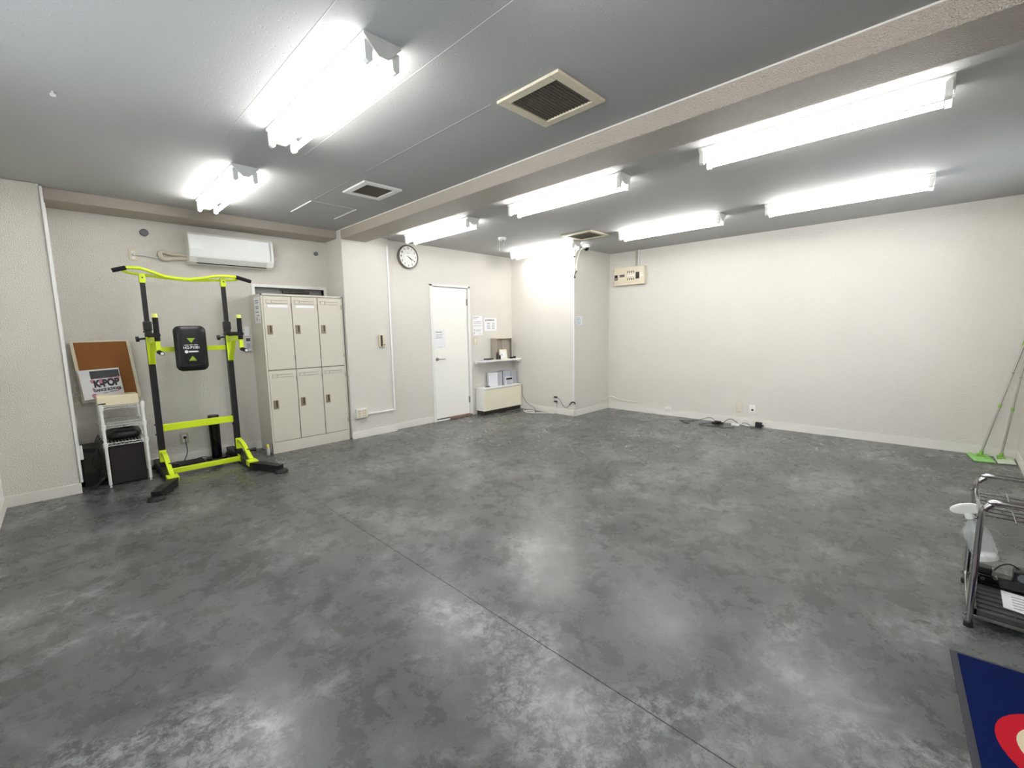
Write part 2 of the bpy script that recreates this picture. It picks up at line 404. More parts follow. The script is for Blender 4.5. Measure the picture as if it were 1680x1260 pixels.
for x, y, z, lab in ((1.12, .50, CL, 'added ceiling light over the camera position, left of the beam and outside the view'),  # unseen fixture, added to brighten the near floor and left wall
                     (1.12, 4.56, CL, 'ceiling light in front of the air conditioner, near the pull-up station'),
                     (3.355, 4.50, CR, 'ceiling light above the wall clock, beside the beam'),
                     (3.355, 2.60, CR, 'ceiling light along the beam, middle one of that row of three'),
                     (3.355, .70, CR, 'ceiling light along the beam at the right edge of the photo, the longest looking'),
                     (5.32, 4.51, CR, 'ceiling light running along the pillar face next to the round smoke detector'),
                     (5.32, 2.52, CR, 'ceiling light near the right wall, just right of the breaker panel'),
                     (5.32, .80, CR, 'ceiling light near the right wall, farthest from the breaker panel')):
    c = copy_tree(L0); c.location = (x, y, z); c['label'] = lab

# ------------------------------------------------------------ ceiling vents, hatch, hook, detector
def vent(x0, x1, y0, y1, z, label, fm, nsl=11):
    r = thing('ceiling_vent', label, 'vent', ((x0+x1)/2, (y0+y1)/2, z), 'vent grilles on the ceiling')
    b_ = .055
    m = MB()
    for a in ((x0, x1, y0, y0+b_), (x0, x1, y1-b_, y1), (x0, x0+b_, y0+b_, y1-b_), (x1-b_, x1, y0+b_, y1-b_)): m.box(*a, z-.016, z, .004)
    m.build('vent_frame', fm, r)
    MB().box(x0+b_, x1-b_, y0+b_, y1-b_, z-.003, z-.001).build('vent_opening', VENTD, r)
    m = MB(); n = nsl
    for i in range(n):
        yy = y0+b_+(y1-y0-2*b_)*(i+.5)/n
        m.box(x0+b_, x1-b_, yy-.002, yy+.002, z-.010, z-.004)
    for i in range(28):
        xx = x0+b_+(x1-x0-2*b_)*(i+.5)/28
        m.box(xx-.0008, xx+.0008, y0+b_, y1-b_, z-.008, z-.006)
    m.build('slats', SLAT, r)
vent(1.845, 2.27, 1.46, 1.90, CL, 'large beige square vent grille on the ceiling left of the beam', BEIGE, 15)
vent(1.93, 2.30, 3.61, 4.02, CL, 'small pale vent grille on the ceiling between the hatch and the beam', FIXT, 12)
vent(4.86, 5.30, 3.33, 3.80, CR, 'beige vent grille on the ceiling beside the dome camera', BEIGE, 24)
h = MB().box(1.84, 2.29, 4.50, 5.03, CL-.006, CL).build('ceiling_hatch', CEIL, org=(2.06, 4.76, CL))
tag(h, 'flat access hatch in the ceiling near the left wall soffit', 'hatch')
for x in (1.832, 2.292):
    MB().box(x, x+.01, 4.5, 5.03, CL-.010, CL-.002).build('hatch_edge', DUCT, h)
o = MB().lathe([(.004, -.02), (.012, -.022), (.012, -.012), (.004, -.008), (.006, 0)], (.10, 3.43, CL), 10).build('ceiling_hook', FIXT, org=(.10, 3.43, CL))
tag(o, 'tiny white hook in the ceiling at the upper left', 'hook')
r = thing('smoke_detector', 'round white smoke detector with hanging pull cords on the ceiling', 'smoke detector', (4.36, 4.43, CR))
MB().lathe([(.055, 0), (.055, -.02), (.045, -.034), (.02, -.036), (.001, -.036)], (4.36, 4.43, CR), 20).build('detector_body', FIXT, r, smooth=True)
MB().lathe([(.014, -.037), (.012, -.044), (.001, -.045)], (4.37, 4.42, CR), 12).build('sensor', GREYC, r)
for dx, dy, l in ((-.03, .02, .12), (.02, -.01, .05)):
    m = MB(); m.tube([(4.36+dx, 4.43+dy, CR-.03), (4.36+dx, 4.43+dy, CR-.03-l)], .0015, 5); m.lathe([(.004, 0), (.006, -.02), (.002, -.025)], (4.36+dx, 4.43+dy, CR-.03-l), 8)
    m.build('pull_cord', WHITE, r)
r = thing('dome_camera', 'white ceiling dome camera with black eye near the pillar corner', 'security camera', (5.70, 3.98, CR))
MB().lathe([(.06, 0), (.06, -.02), (.052, -.035), (.04, -.04), (.001, -.04)], (5.70, 3.98, CR), 20).build('camera_base', WHITE, r, smooth=True)
MB().lathe([(.040, -.035), (.040, -.052), (.032, -.072), (.016, -.084), (.001, -.086)], (5.70, 3.98, CR), 16).build('camera_dome', GLOSSB, r, smooth=True)
r = thing('camera_cable', 'white camera cable hanging beside the pillar corner with a black connector', 'cable', (5.72, 4.18, 2.6))
MB().box(5.60, 5.69, 4.10, 4.16, CR-.04, CR, .006).build('junction_box', WHITE, r)
m = MB(); m.tube([(5.69, 4.03, CR-.03), (5.75, 4.13, 2.60), (5.76, 4.185, 2.5), (5.745, 4.188, 2.40), (5.74, 4.188, 2.31), (5.72, 4.188, 2.29)], .0035, 6, smooth=4)
m.tube([(5.73, 4.187, 2.40), (5.71, 4.188, 2.34)], .004, 6); m.tube([(5.69, 4.12, CR-.04), (5.70, 4.188, 2.57), (5.692, 4.193, 2.53)], .005, 6, smooth=3)
m.build('cord', WHITE, r, smooth=True)
m = MB(); m.tube([(5.74, 4.188, 2.305), (5.69, 4.188, 2.25)], .007, 6); m.tube([(5.69, 4.186, 2.25), (5.688, 4.19, 2.19)], [.004, .016], 8); m.build('connector', BLK, r)
m = MB(); m.lathe([(.012, 0), (.012, .02), (.002, .026)], n=10, m=Matrix.Translation((5.685, 4.20, 2.515)) @ Matrix.Rotation(math.pi/2, 4, 'X'))
m.build('connector', BLK, r)
o = MB().box(5.684, 5.70, 4.197, 4.213, .30, 2.24, .002).build('cable_duct', DUCT, org=(5.69, 4.2, .3))
tag(o, 'thin white vertical cable duct on the edge of the pillar', 'cable duct')

# ------------------------------------------------------------ recess wall: air conditioner and fittings
r = thing('air_conditioner', 'white wall-mounted air conditioner high in the left recess', 'air conditioner', (1.48, WY, 2.2))
prof = [(WY-.002, 2.205), (5.93, 2.175), (5.865, 2.195), (5.825, 2.25), (5.815, 2.33), (5.825, 2.48), (5.85, 2.505), (WY-.002, 2.505)]
m = MB(); m.prism(prof, 'x', 1.055, 1.885); m.build('housing', WHITE, r)
m = MB(); m.prism([(5.822, 2.262), (5.810, 2.33), (5.819, 2.475), (5.826, 2.475), (5.818, 2.33), (5.828, 2.262)], 'x', 1.065, 1.84)
m.build('front_panel', mat('glossy_white', (244, 246, 246), .12), r)
m = MB(); m.prism([(5.823, 2.262), (5.812, 2.33), (5.821, 2.475), (5.827, 2.475), (5.818, 2.33), (5.829, 2.262)], 'x', 1.846, 1.858); m.build('side_strip', SILV, r)
m = MB(); m.prism([(5.860, 2.192), (5.826, 2.243), (5.830, 2.246), (5.866, 2.196)], 'x', 1.12, 1.81); m.build('air_flap', mat('flap_grey', (205, 208, 204), .4), r)
m = MB(); m.prism([(5.862, 2.190), (5.868, 2.182), (5.875, 2.186), (5.868, 2.196)], 'x', 1.12, 1.81); m.build('outlet_slot', DARKB, r)
r = thing('air_conditioner_pipe', 'taped beige air conditioner pipe and cord curling along the wall', 'pipe', (.9, WY, 2.27))
m = MB(); yy = WY-.022
m.tube([(1.055, yy, 2.265), (.96, yy, 2.268), (.90, yy, 2.275), (.855, yy, 2.29), (.825, yy-.01, 2.268), (.835, yy-.012, 2.225), (.88, yy-.01, 2.212), (.93, yy, 2.225), (1.055, yy, 2.235)], .020, 10, smooth=4)
m.build('wrapped_pipe', mat('pinkish_beige_tape', (204, 194, 180), .6), r, smooth=True)
m = MB(); m.tube([(.615, yy, 2.235), (.70, yy, 2.233), (.80, yy, 2.222), (.845, yy, 2.22)], .007, 6, smooth=3); m.lathe([(.015, 0), (.015, .03), (.01, .04)], n=12, m=Matrix.Translation((.612, WY-.012, 2.235)) @ Matrix.Rotation(math.pi/2, 4, 'X'))
m.build('power_cord', FIXT, r)
def plate(name, label, cat, x0, x1, z0, z1, y, d=.008, m_=BEIGE, group=None, holes=1):
    """socket plate on a wall facing -y"""
    r = thing(name, label, cat, ((x0+x1)/2, y, (z0+z1)/2), group)
    MB().box(x0, x1, y-d, y, z0, z1, .003).build('cover_plate', m_, r)
    xc = (x0+x1)/2; hw = (x1-x0)*.22
    MB().box(xc-hw, xc+hw, y-d-.003, y-d+.001, z0+(z1-z0)*.15, z1-(z1-z0)*.15, .001).build('insert', WHITE if m_ is not WHITE else BEIGE, r)
    return r
plate('wall_outlet', 'beige wall outlet high on the recess wall left of the air conditioner', 'outlet', .572, .642, 2.175, 2.29, WY)
for x, z, rd, lab in ((.715, 2.468, .036, 'larger grey round cap on the wall left of the air conditioner'), (2.46, 2.44, .026, 'small grey round cap on the wall right of the air conditioner')):
    o = MB().lathe([(rd, 0), (rd, .02), (rd*.85, .028), (.001, .028)], n=20, m=Matrix.Translation((x, WY, z)) @ Matrix.Rotation(math.pi/2, 4, 'X')).build('round_wall_cap', GREYC, org=(x, WY, z), smooth=True)  # plain round cap on the wall, no vent modelled
    tag(o, lab, 'vent cap')
r = plate('wall_outlet', 'greige wall outlet with black plug, low behind the pull-up station', 'outlet', .82, .90, .205, .325, WY, m_=BEIGED)
m = MB(); m.box(.850, .876, WY-.035, WY-.010, .265, .29, .003); m.tube([(.863, WY-.03, .27), (.868, WY-.035, .2), (.872, WY-.04, .12), (.85, WY-.045, .06), (.83, WY-.03, .012), (.80, WY-.06, .006)], .004, 6, smooth=4)
m.build('plug', BLK, r)
r = thing('remote_control', 'white and grey remote controller in a holder beside the lockers', 'remote control', (1.575, WY, 1.2))
MB().box(1.545, 1.60, WY-.015, WY, 1.385, 1.50, .003).build('label_holder', PAPER, r)
MB().box(1.543, 1.605, WY-.03, WY, 1.21, 1.37, .006).build('controller', SILVL, r)
MB().box(1.552, 1.597, WY-.033, WY-.029, 1.325, 1.36, .001).build('display', GREYD, r)
m = MB(); m.box(1.555, 1.595, WY-.033, WY-.029, 1.24, 1.30, .001); m.build('button_pad', SILV, r)

# ------------------------------------------------------------ stub wall: ducts and white box
o = MB().box(0.002, .024, 5.555, 5.578, .42, 2.55, .003).build('cable_duct', DUCT, org=(.01, 5.56, .42))
tag(o, 'white vertical cable duct around the corner of the left wall end', 'cable duct')
r = thing('junction_box', 'white junction box low at the corner of the left wall', 'junction box', (.02, 5.56, .3))
MB().box(.0, .042, 5.53, 5.60, .30, .425, .005).build('box_body', WHITE, r)
MB().tube([(.02, 5.60, .32), (.03, 5.66, .25), (.05, 5.7, .12)], .005, 6, smooth=3).build('cord', BLK, r)

# ------------------------------------------------------------ pull-up station
P0 = (.95, 5.4, 0)
R = thing('pull_up_station', 'neon yellow and black pull-up and dip station standing by the left wall', 'exercise station', P0)
UX = (.612, 1.285)
for i, x in enumerate(UX):
    s = -1 if i == 0 else 1
    m = MB(); m.box(x-.026, x+.026, 5.575, 5.645, .06, 1.50, .005); m.box(x-.032, x+.032, 5.570, 5.650, 1.46, 1.55, .008)
    up = m.build('upright', BLK, R)
    m = MB(); m.box(x-.019, x+.019, 5.585, 5.635, 1.5, 1.94, .004); m.build('inner_tube', BLK, up)
    for z in (.42, .52, 1.45): MB().lathe([(.008, 0), (.008, .012)], n=8, m=Matrix.Translation((x-.026, 5.61, z)) @ Matrix.Rotation(-math.pi/2, 4, 'Y')).build('bolt', BLK, up)
    m = MB(); m.box(x-.024, x+.024, 5.578, 5.642, 1.92, 2.01, .004); c_ = m.build('upper_clamp', YEL, R)
    MB().lathe([(.007, 0), (.007, .006)], n=8, m=Matrix.Translation((x, 5.578, 1.97)) @ Matrix.Rotation(math.pi/2, 4, 'X')).build('bolt', BLK, c_)
    # side foot beam with outward bent front
    fx = x+s*.02
    m = MB(); m.sqtube([(x, 5.985, .052), (x, 5.10, .052)], .075, .075)
    m.sqtube([(x, 5.10, .052), (x+s*.01, 5.04, .052), (x+s*.05, 4.97, .052), (x+s*.165, 4.77, .040)], .075, .07)
    ft = m.build('base_beam', BLK, R)
    for p in ((x, 5.94), (x+s*.165, 4.765)):
        k = 1.0
        m = MB(); m.lathe([(.050, 0), (.058, .004), (.056, .02), (.044, .034), (.001, .036)], (0, 0, 0), 18, m=Matrix.Translation((p[0], p[1], 0)) @ Matrix.Scale(1.15, 4, (1, 0, 0)))
        m.build('rubber_foot', RUB, R, smooth=True)
    # bent yellow brace
    m = MB(); m.sqtube([(x, 5.575, .225), (x, 5.50, .238), (x, 5.42, .228), (x, 5.33, .195), (x, 5.25, .150), (x, 5.17, .115), (x, 5.12, .10)], .036, .034, up=(0, .5, 1))
    m.box(x-.03, x+.03, 5.562, 5.576, .14, .26, .002); m.box(x-.045, x+.045, 5.05, 5.17, .086, .098, .002); m.box(x-.045, x-.039, 5.07, 5.16, .045, .09)
    m.box(x+.039, x+.045, 5.07, 5.16, .045, .09)
    m.build('front_brace', YEL, R)
    m = MB(); m.box(x-.032, x+.032, 5.565, 5.655, .05, .13, .004); m.build('socket_sleeve', BLK, R)
    m = MB(); m.tube([(x, 5.28, .17), (x+.055, 5.265, .17)], .016, 10); m.tube([(x+.055, 5.265, .17), (x+.085, 5.26, .168)], .021, 12)
    k = m.build('brace_knob', BLK, R, smooth=True)
    # dip arm
    m = MB(); m.sqtube([(x, 5.60, 1.365), (x, 5.30, 1.372), (x+.012, 5.17, 1.372)], .04, .05); m.sqtube([(x+.012, 5.175, 1.385), (x+.012, 5.165, 1.26)], .034, .034, up=(0, 1, 0))
    m.sqtube([(x, 5.565, 1.14), (x, 5.38, 1.35)], .036, .030); m.box(x-.028, x+.028, 5.553, 5.576, 1.13, 1.40, .003)
    arm = m.build('dip_arm', YEL, R)
    MB().tube([(x+.012, 5.165, 1.262), (x+.018, 5.03, 1.25)], .019, 12).build('lower_grip', FOAM, arm, smooth=True)
    MB().tube([(x+.018, 5.036, 1.25), (x+.0185, 5.026, 1.249)], .0135, 10).build('grip_cap', SILVL, arm)
    m = MB(); m.tube([(x, 5.69, 1.415), (x+.012, 5.14, 1.415)], .024, 12); m.build('arm_pad', FOAM, R, smooth=True)
    m = MB(); m.tube([(x+.012, 5.17, 1.36), (x+.012, 5.17, 1.575)], .022, 14); g = m.build('vertical_grip', FOAM, R, smooth=True)
    m = MB(); m.tube([(x+.012, 5.17, 1.575), (x+.012, 5.17, 1.61)], .021, 14); m.build('grip_cap', mat('pale_yellow_plastic', (236, 240, 120), .4), g)
    m = MB(); m.tube([(x-.03, 5.61, 1.385), (x-.075, 5.61, 1.38)], .010, 8); m.tube([(x-.075, 5.61, 1.38), (x-.10, 5.61, 1.378)], .026, 10); m.build('clamp_knob', BLK, R, smooth=True)
# cross bars
MB().box(UX[0]+.026, UX[1]-.026, 5.59, 5.625, .445, .515, .004).build('cross_bar', YEL, R)
m = MB(); m.box(UX[0]+.038, UX[1]-.038, 5.42, 5.465, .035, .082, .003); m.box(UX[0]+.036, UX[0]+.042, 5.40, 5.485, .03, .10); m.box(UX[1]-.042, UX[1]-.036, 5.40, 5.485, .03, .10)
m.build('base_cross_bar', YEL, R)
MB().box(UX[0]+.026, UX[1]-.026, 5.62, 5.645, 1.245, 1.295, .004).build('pad_bar', YEL, R)
# pull-up bar
m = MB(); m.tube([(.50, 5.565, 2.052), (.60, 5.55, 2.052), (.70, 5.565, 2.022), (.78, 5.59, 1.995), (.88, 5.61, 1.985), (.95, 5.612, 1.983), (1.02, 5.61, 1.985), (1.12, 5.585, 2.0), (1.20, 5.56, 2.02), (1.30, 5.545, 2.028), (1.40, 5.55, 2.026)], .0155, 12, smooth=4)
m.tube([(.47, 5.60, 2.03), (.56, 5.612, 2.005), (.95, 5.614, 1.972), (1.35, 5.612, 1.995), (1.43, 5.60, 2.01)], .013, 10, smooth=4)
m.build('pull_up_bar', YEL, R, smooth=True)
for pts in ([(.50, 5.563, 2.052), (.40, 5.585, 2.02)], [(1.40, 5.548, 2.026), (1.545, 5.575, 1.99)]):
    g = MB().tube(pts, .020, 14).build('foam_grip', FOAM, R, smooth=True)
# back pad
def rrect(cx, cz, w_, h_, rad, n=6):
    out = []
    for qx, qz, a0 in ((1, 1, 0), (-1, 1, 90), (-1, -1, 180), (1, -1, 270)):
        for k in range(n+1):
            a = math.radians(a0+90*k/n); out.append((cx+qx*(w_/2-rad)+rad*math.cos(a), cz+qz*(h_/2-rad)+rad*math.sin(a)))
    return out
m = MB()
T = Matrix.Translation((.932, 5.565, 1.275)) @ Matrix.Rotation(math.radians(0), 4, 'X')
layers = [(0, .255, .44), (-.012, .272, .458), (-.045, .272, .458), (-.062, .245, .43), (-.068, .19, .37)]
prev = None; last = None
for k, (yy, w_, h_) in enumerate(layers):
    ring = [m.bm.verts.new(T @ Vector((a, yy, b_))) for a, b_ in rrect(0, 0, w_, h_, .055)]
    if prev:
        for i in range(len(ring)): m.bm.faces.new((prev[i], prev[(i+1) % len(ring)], ring[(i+1) % len(ring)], ring[i]))
    else: m.bm.faces.new(ring)
    prev = ring
m.bm.faces.new(prev)
pad = m.build('back_pad', LEATH, R, smooth=True)
MB().box(.88, .985, 5.56, 5.62, 1.20, 1.34).build('pad_bracket', BLK, R)
m = MB()
for pts in ([(-.034, .105), (.034, .105), (0, .055)], [(-.034, -.125), (.034, -.125), (0, -.075)]):
    m.prism([(.932+a, 1.275+b_) for a, b_ in pts], 'y', 5.4955, 5.498)
m.build('arrow_mark', mat('olive_print', (150, 176, 50), .6), pad)
y_ = 5.4965
text('model_lettering', 'HG-P1001', .036, PAPER, pad, (.932, y_, 1.283), (1, 0, 0), (0, 0, 1), .92, .0006)
m = MB()
for a, b_ in ((-.06, -.025), (-.018, .012), (.02, .055)): m.box(.932+a, .932+b_, y_-.0005, y_+.001, 1.307, 1.313)
m.lathe([(.016, 0), (.016, .001)], n=16, m=Matrix.Translation((.885, y_+.0005, 1.243)) @ Matrix.Rotation(math.pi/2, 4, 'X'))
m.box(.905, .985, y_-.0005, y_+.001, 1.236, 1.250)
m.build('logo_mark', PAPER, pad)
m = MB(); q = rrect(.932, 1.272, .175, .33, .03)
m.tube([(a, 5.4970, b_) for a, b_ in q]+[(q[0][0], 5.4970, q[0][1])], .0018, 5, caps=False); m.build('stitched_seam', BLK, pad)

# ------------------------------------------------------------ cork board, poster, wire rack corner
TL, TR, BR_, BL = Vector((.055, 5.955, 1.372)), Vector((.487, 5.955, 1.377)), Vector((.528, 5.90, .790)), Vector((.092, 5.90, .778))
r = thing('cork_board', 'brown cork board with pale wooden frame leaning on the recess wall', 'cork board', (.30, 5.90, .79))
nv = (TR-TL).cross(BL-TL).normalized()
if nv.y > 0: nv = -nv
def onb(u, v, d=0): return TL.lerp(TR, u).lerp(BL.lerp(BR_, u), v)+nv*d
def slab(m, u0, u1, v0, v1, d0, d1):
    A = [onb(u, v, d0) for u, v in ((u0, v0), (u1, v0), (u1, v1), (u0, v1))]; B = [onb(u, v, d1) for u, v in ((u0, v0), (u1, v0), (u1, v1), (u0, v1))]
    A = [m.bm.verts.new(p) for p in A]; B = [m.bm.verts.new(p) for p in B]
    m.bm.faces.new(A); m.bm.faces.new(B)
    for i in range(4): m.bm.faces.new((A[i], A[(i+1) % 4], B[(i+1) % 4], B[i]))
m = MB(); slab(m, .02, .98, .02, .98, -.004, .004); m.build('cork_panel', CORK, r)
m = MB(); fu, fv = .055, .03
for a in ((0, 1, 0, fv), (0, 1, 1-fv, 1), (0, fu, fv, 1-fv), (1-fu, 1, fv, 1-fv)): slab(m, *a, -.009, .009)
m.build('frame', PINE, r)
r = thing('poster', 'K-POP dance school poster in a clear sleeve leaning on the cork board', 'poster', (.25, 5.86, .8))
pl = Vector((.105, 5.868, .80)); pr_ = Vector((.40, 5.868, .825)); ptl = Vector((.085, 5.895, 1.088)); ptr = Vector((.378, 5.895, 1.10))
def onp(u, v, d): 
    p = pl.lerp(pr_, u).lerp(ptl.lerp(ptr, u), v); return p+Vector((0, -1, .09)).normalized()*d
def pslab(name, mt, u0, u1, v0, v1, d0, d1):
    m = MB(); A = [m.bm.verts.new(onp(u, v, d0)) for u, v in ((u0, v0), (u1, v0), (u1, v1), (u0, v1))]; B = [m.bm.verts.new(onp(u, v, d1)) for u, v in ((u0, v0), (u1, v0), (u1, v1), (u0, v1))]
    m.bm.faces.new(A); m.bm.faces.new(B)
    for i in range(4): m.bm.faces.new((A[i], A[(i+1) % 4], B[(i+1) % 4], B[i]))
    return m.build(name, mt, r)
sheet = pslab('sheet', PAPER, 0, 1, 0, 1, 0, .004)
pslab('photo_band', mat('dark_photo_print', (26, 36, 42), .5, var=.9, vscale=28), .26, .985, .68, .95, .004, .0046)
m = MB()
for u, v, a, b_ in ((.28, .60, .10, .07), (.50, .56, .13, .11), (.26, .1, .12, .09), (.93, .62, .07, .1), (.9, .24, .1, .05), (.27, .33, .05, .06), (.74, .64, .2, .03)):
    m.bm.faces.new([m.bm.verts.new(onp(u+a*.5*math.cos(t)*(1+.25*math.sin(3*t)), v+b_*math.sin(t), .0049)) for t in [2*math.pi*k/12 for k in range(12)]])
m.build('pink_splash', PINK, r)
xd = pr_-pl; ud = ptl-pl
text('title_lettering', 'K-POP', .092, INKD, r, onp(.62, .50, .0062), xd, ud, .72, .006)
text('subtitle_lettering', 'DANCE SCHOOL', .034, INKD, r, onp(.62, .28, .0062), xd, ud, .78, .002)
pslab('small_print', INKD, .5, .62, .16, .175, .004, .0052); pslab('small_print', INKD, .66, .86, .18, .20, .004, .0052)
m = MB(); A = [m.bm.verts.new(onp(u, v, .010)) for u, v in ((-.01, -.01), (1.01, -.01), (1.01, 1.01), (-.01, 1.01))]; m.bm.faces.new(A); m.build('clear_sleeve', SLEEVE, r)

r = thing('wire_shelf', 'small white three-tier wire shelf standing in front of the black speaker', 'shelf', (.345, 5.72, 0))
PX, PY = (.197, .492), (5.505, 5.93)
for x in PX:
    for y in PY:
        m = MB(); m.tube([(x, y, .022), (x, y, .775)], .0125, 12); m.lathe([(.010, 0), (.010, .01), (.005, .012), (.005, .025)], (x, y, 0), 10)
        m.lathe([(.0145, .768), (.0145, .782), (.008, .787)], (x, y, 0), 12)
        p = m.build('post', WHITE, r, smooth=True)
        for z in (.405, .575, .752): MB().lathe([(.0165, -.024), (.019, .018), (.0165, .02)], (x, y, z), 12).build('collar', WHITE, p, smooth=True)
for z in (.405, .575, .752):
    m = MB()
    for a, b_ in (((PX[0], PY[0]), (PX[1], PY[0])), ((PX[0], PY[1]), (PX[1], PY[1])), ((PX[0], PY[0]), (PX[0], PY[1])), ((PX[1], PY[0]), (PX[1], PY[1]))):
        for dz in (.012, -.012): m.tube([(a[0], a[1], z+dz), (b_[0], b_[1], z+dz)], .0028, 6)
        n = 10; m.tube([(a[0]+(b_[0]-a[0])*k/n, a[1]+(b_[1]-a[1])*k/n, z+(.011 if k % 2 else -.011)) for k in range(n+1)], .0022, 5)
    for k in range(1, 12):
        x = PX[0]+(PX[1]-PX[0])*k/12; m.tube([(x, PY[0], z+.014), (x, PY[1], z+.014)], .0018, 5)
    m.build('shelf_tier', WHITE, r)
m = MB(); m.box(.178, .470, 5.512, 5.70, .770, .862, .006); o = m.build('storage_box', BOXB, org=(.32, 5.6, .77))
tag(o, 'cream card box lying on top of the white wire shelf', 'box')
m = MB(); m.tube([(.183, 5.508, .79), (.235, 5.505, .793)], .006, 8); o = m.build('marker_pen', BLK, org=(.21, 5.507, .79)); tag(o, 'short black pen at the front corner of the wire shelf top', 'pen')
m = MB(); m.box(.215, .47, 5.54, 5.90, .590, .612, .006); o = m.build('clear_tray', CLEAR, org=(.34, 5.72, .59)); tag(o, 'clear plastic tray on the middle tier of the wire shelf', 'tray')
# black bag on the lower tier
m = MB(); bmesh.ops.create_icosphere(m.bm, subdivisions=4, radius=1)
for v in m.bm.verts:
    c_ = v.co; n_ = .06*math.sin(7*c_.x+3*c_.y)+.05*math.sin(11*c_.y-4*c_.z)
    sx = math.copysign(abs(c_.x)**.6, c_.x); v.co = Vector((.345+.135*sx, 5.72+.18*c_.y, .422+.052+.052*(math.copysign(abs(c_.z)**.7, c_.z))*(1+n_*2)-.012*abs(c_.x)))
o = m.build('black_bag', mat('black_nylon', (18, 18, 20), .32, bump=.6, bscale=25, dist=.01), org=(.345, 5.72, .42), smooth=True); tag(o, 'crumpled black bag on the lowest tier of the wire shelf', 'bag')
r = thing('speaker_box', 'large black speaker box on the floor under the wire shelf', 'speaker', (.31, 5.72, 0))
MB().box(.212, .474, 5.56, 5.90, .0, .378, .006).build('cabinet', mat('black_board', (22, 20, 22), .6), r)
MB().box(.219, .467, 5.548, 5.561, .012, .366, .004).build('front_grille', SPKB, r)
r = thing('equipment_case', 'dark box with olive side panel tucked beside the speaker box', 'case', (.09, 5.78, 0))
MB().box(.028, .155, 5.66, 5.95, 0, .37, .006).build('case_body', mat('black_case', (16, 16, 18), .5), r)
MB().box(.034, .125, 5.652, 5.661, .14, .33, .002).build('side_panel', GREENP, r)
m = MB()
for k in range(6):
    a = random.random()
    m.tube([(.16+.02*k*.3, 5.60+.01*k, .50-.02*k), (.13+.01*k, 5.58, .42), (.15-.012*k, 5.56+.02*a, .25), (.14+.008*k, 5.57, .10), (.10-.01*k, 5.56, .012), (.05+.015*k, 5.55+.01*k, .006)], .0045, 6, smooth=4)
m.tube([(.05, 5.54, .006), (.15, 5.50, .005), (.24, 5.52, .005), (.30, 5.535, .005)], .003, 6, smooth=4)
o = m.build('cable_bundle', BLK, org=(.13, 5.57, 0), smooth=True); tag(o, 'tangle of black cables between the left wall end and the wire shelf', 'cables')

# things behind the pull-up station
r = thing('tower_fan', 'glossy black tower fan standing against the recess wall', 'tower fan', (1.135, 5.90, 0))
m = MB(); m.lathe([(.10, 0), (.105, .006), (.10, .018), (.05, .024), (.001, .025)], (1.13, 5.885, .0), 28); m.build('fan_base', GLOSSB, r, smooth=True)
m = MB(); m.lathe([(.045, .022), (.05, .04), (.056, .44), (.056, .49), (.048, .505), (.001, .507)], (1.13, 5.89, 0), 24); m.build('fan_body', GLOSSB, r, smooth=True)
m = MB(); m.box(1.105, 1.155, 5.828, 5.836, .462, .475, .002); m.build('control_strip', SILVL, r)
o = MB().box(.70, 1.0, 5.80, 5.97, 0, .022, .006).build('floor_mat_pad', RUB, org=(.85, 5.88, 0)); tag(o, 'flat black base plate on the floor behind the yellow bar', 'base plate')
m = MB(); m.tube([(.90, 5.86, .026), (.94, 5.84, .05), (1.0, 5.85, .05), (1.04, 5.87, .028), (.98, 5.80, .006), (.92, 5.78, .005)], .004, 6, smooth=5)
o = m.build('floor_cable', BLK, org=(.97, 5.84, 0)); tag(o, 'black cord looped on the floor beside the tower fan', 'cord')

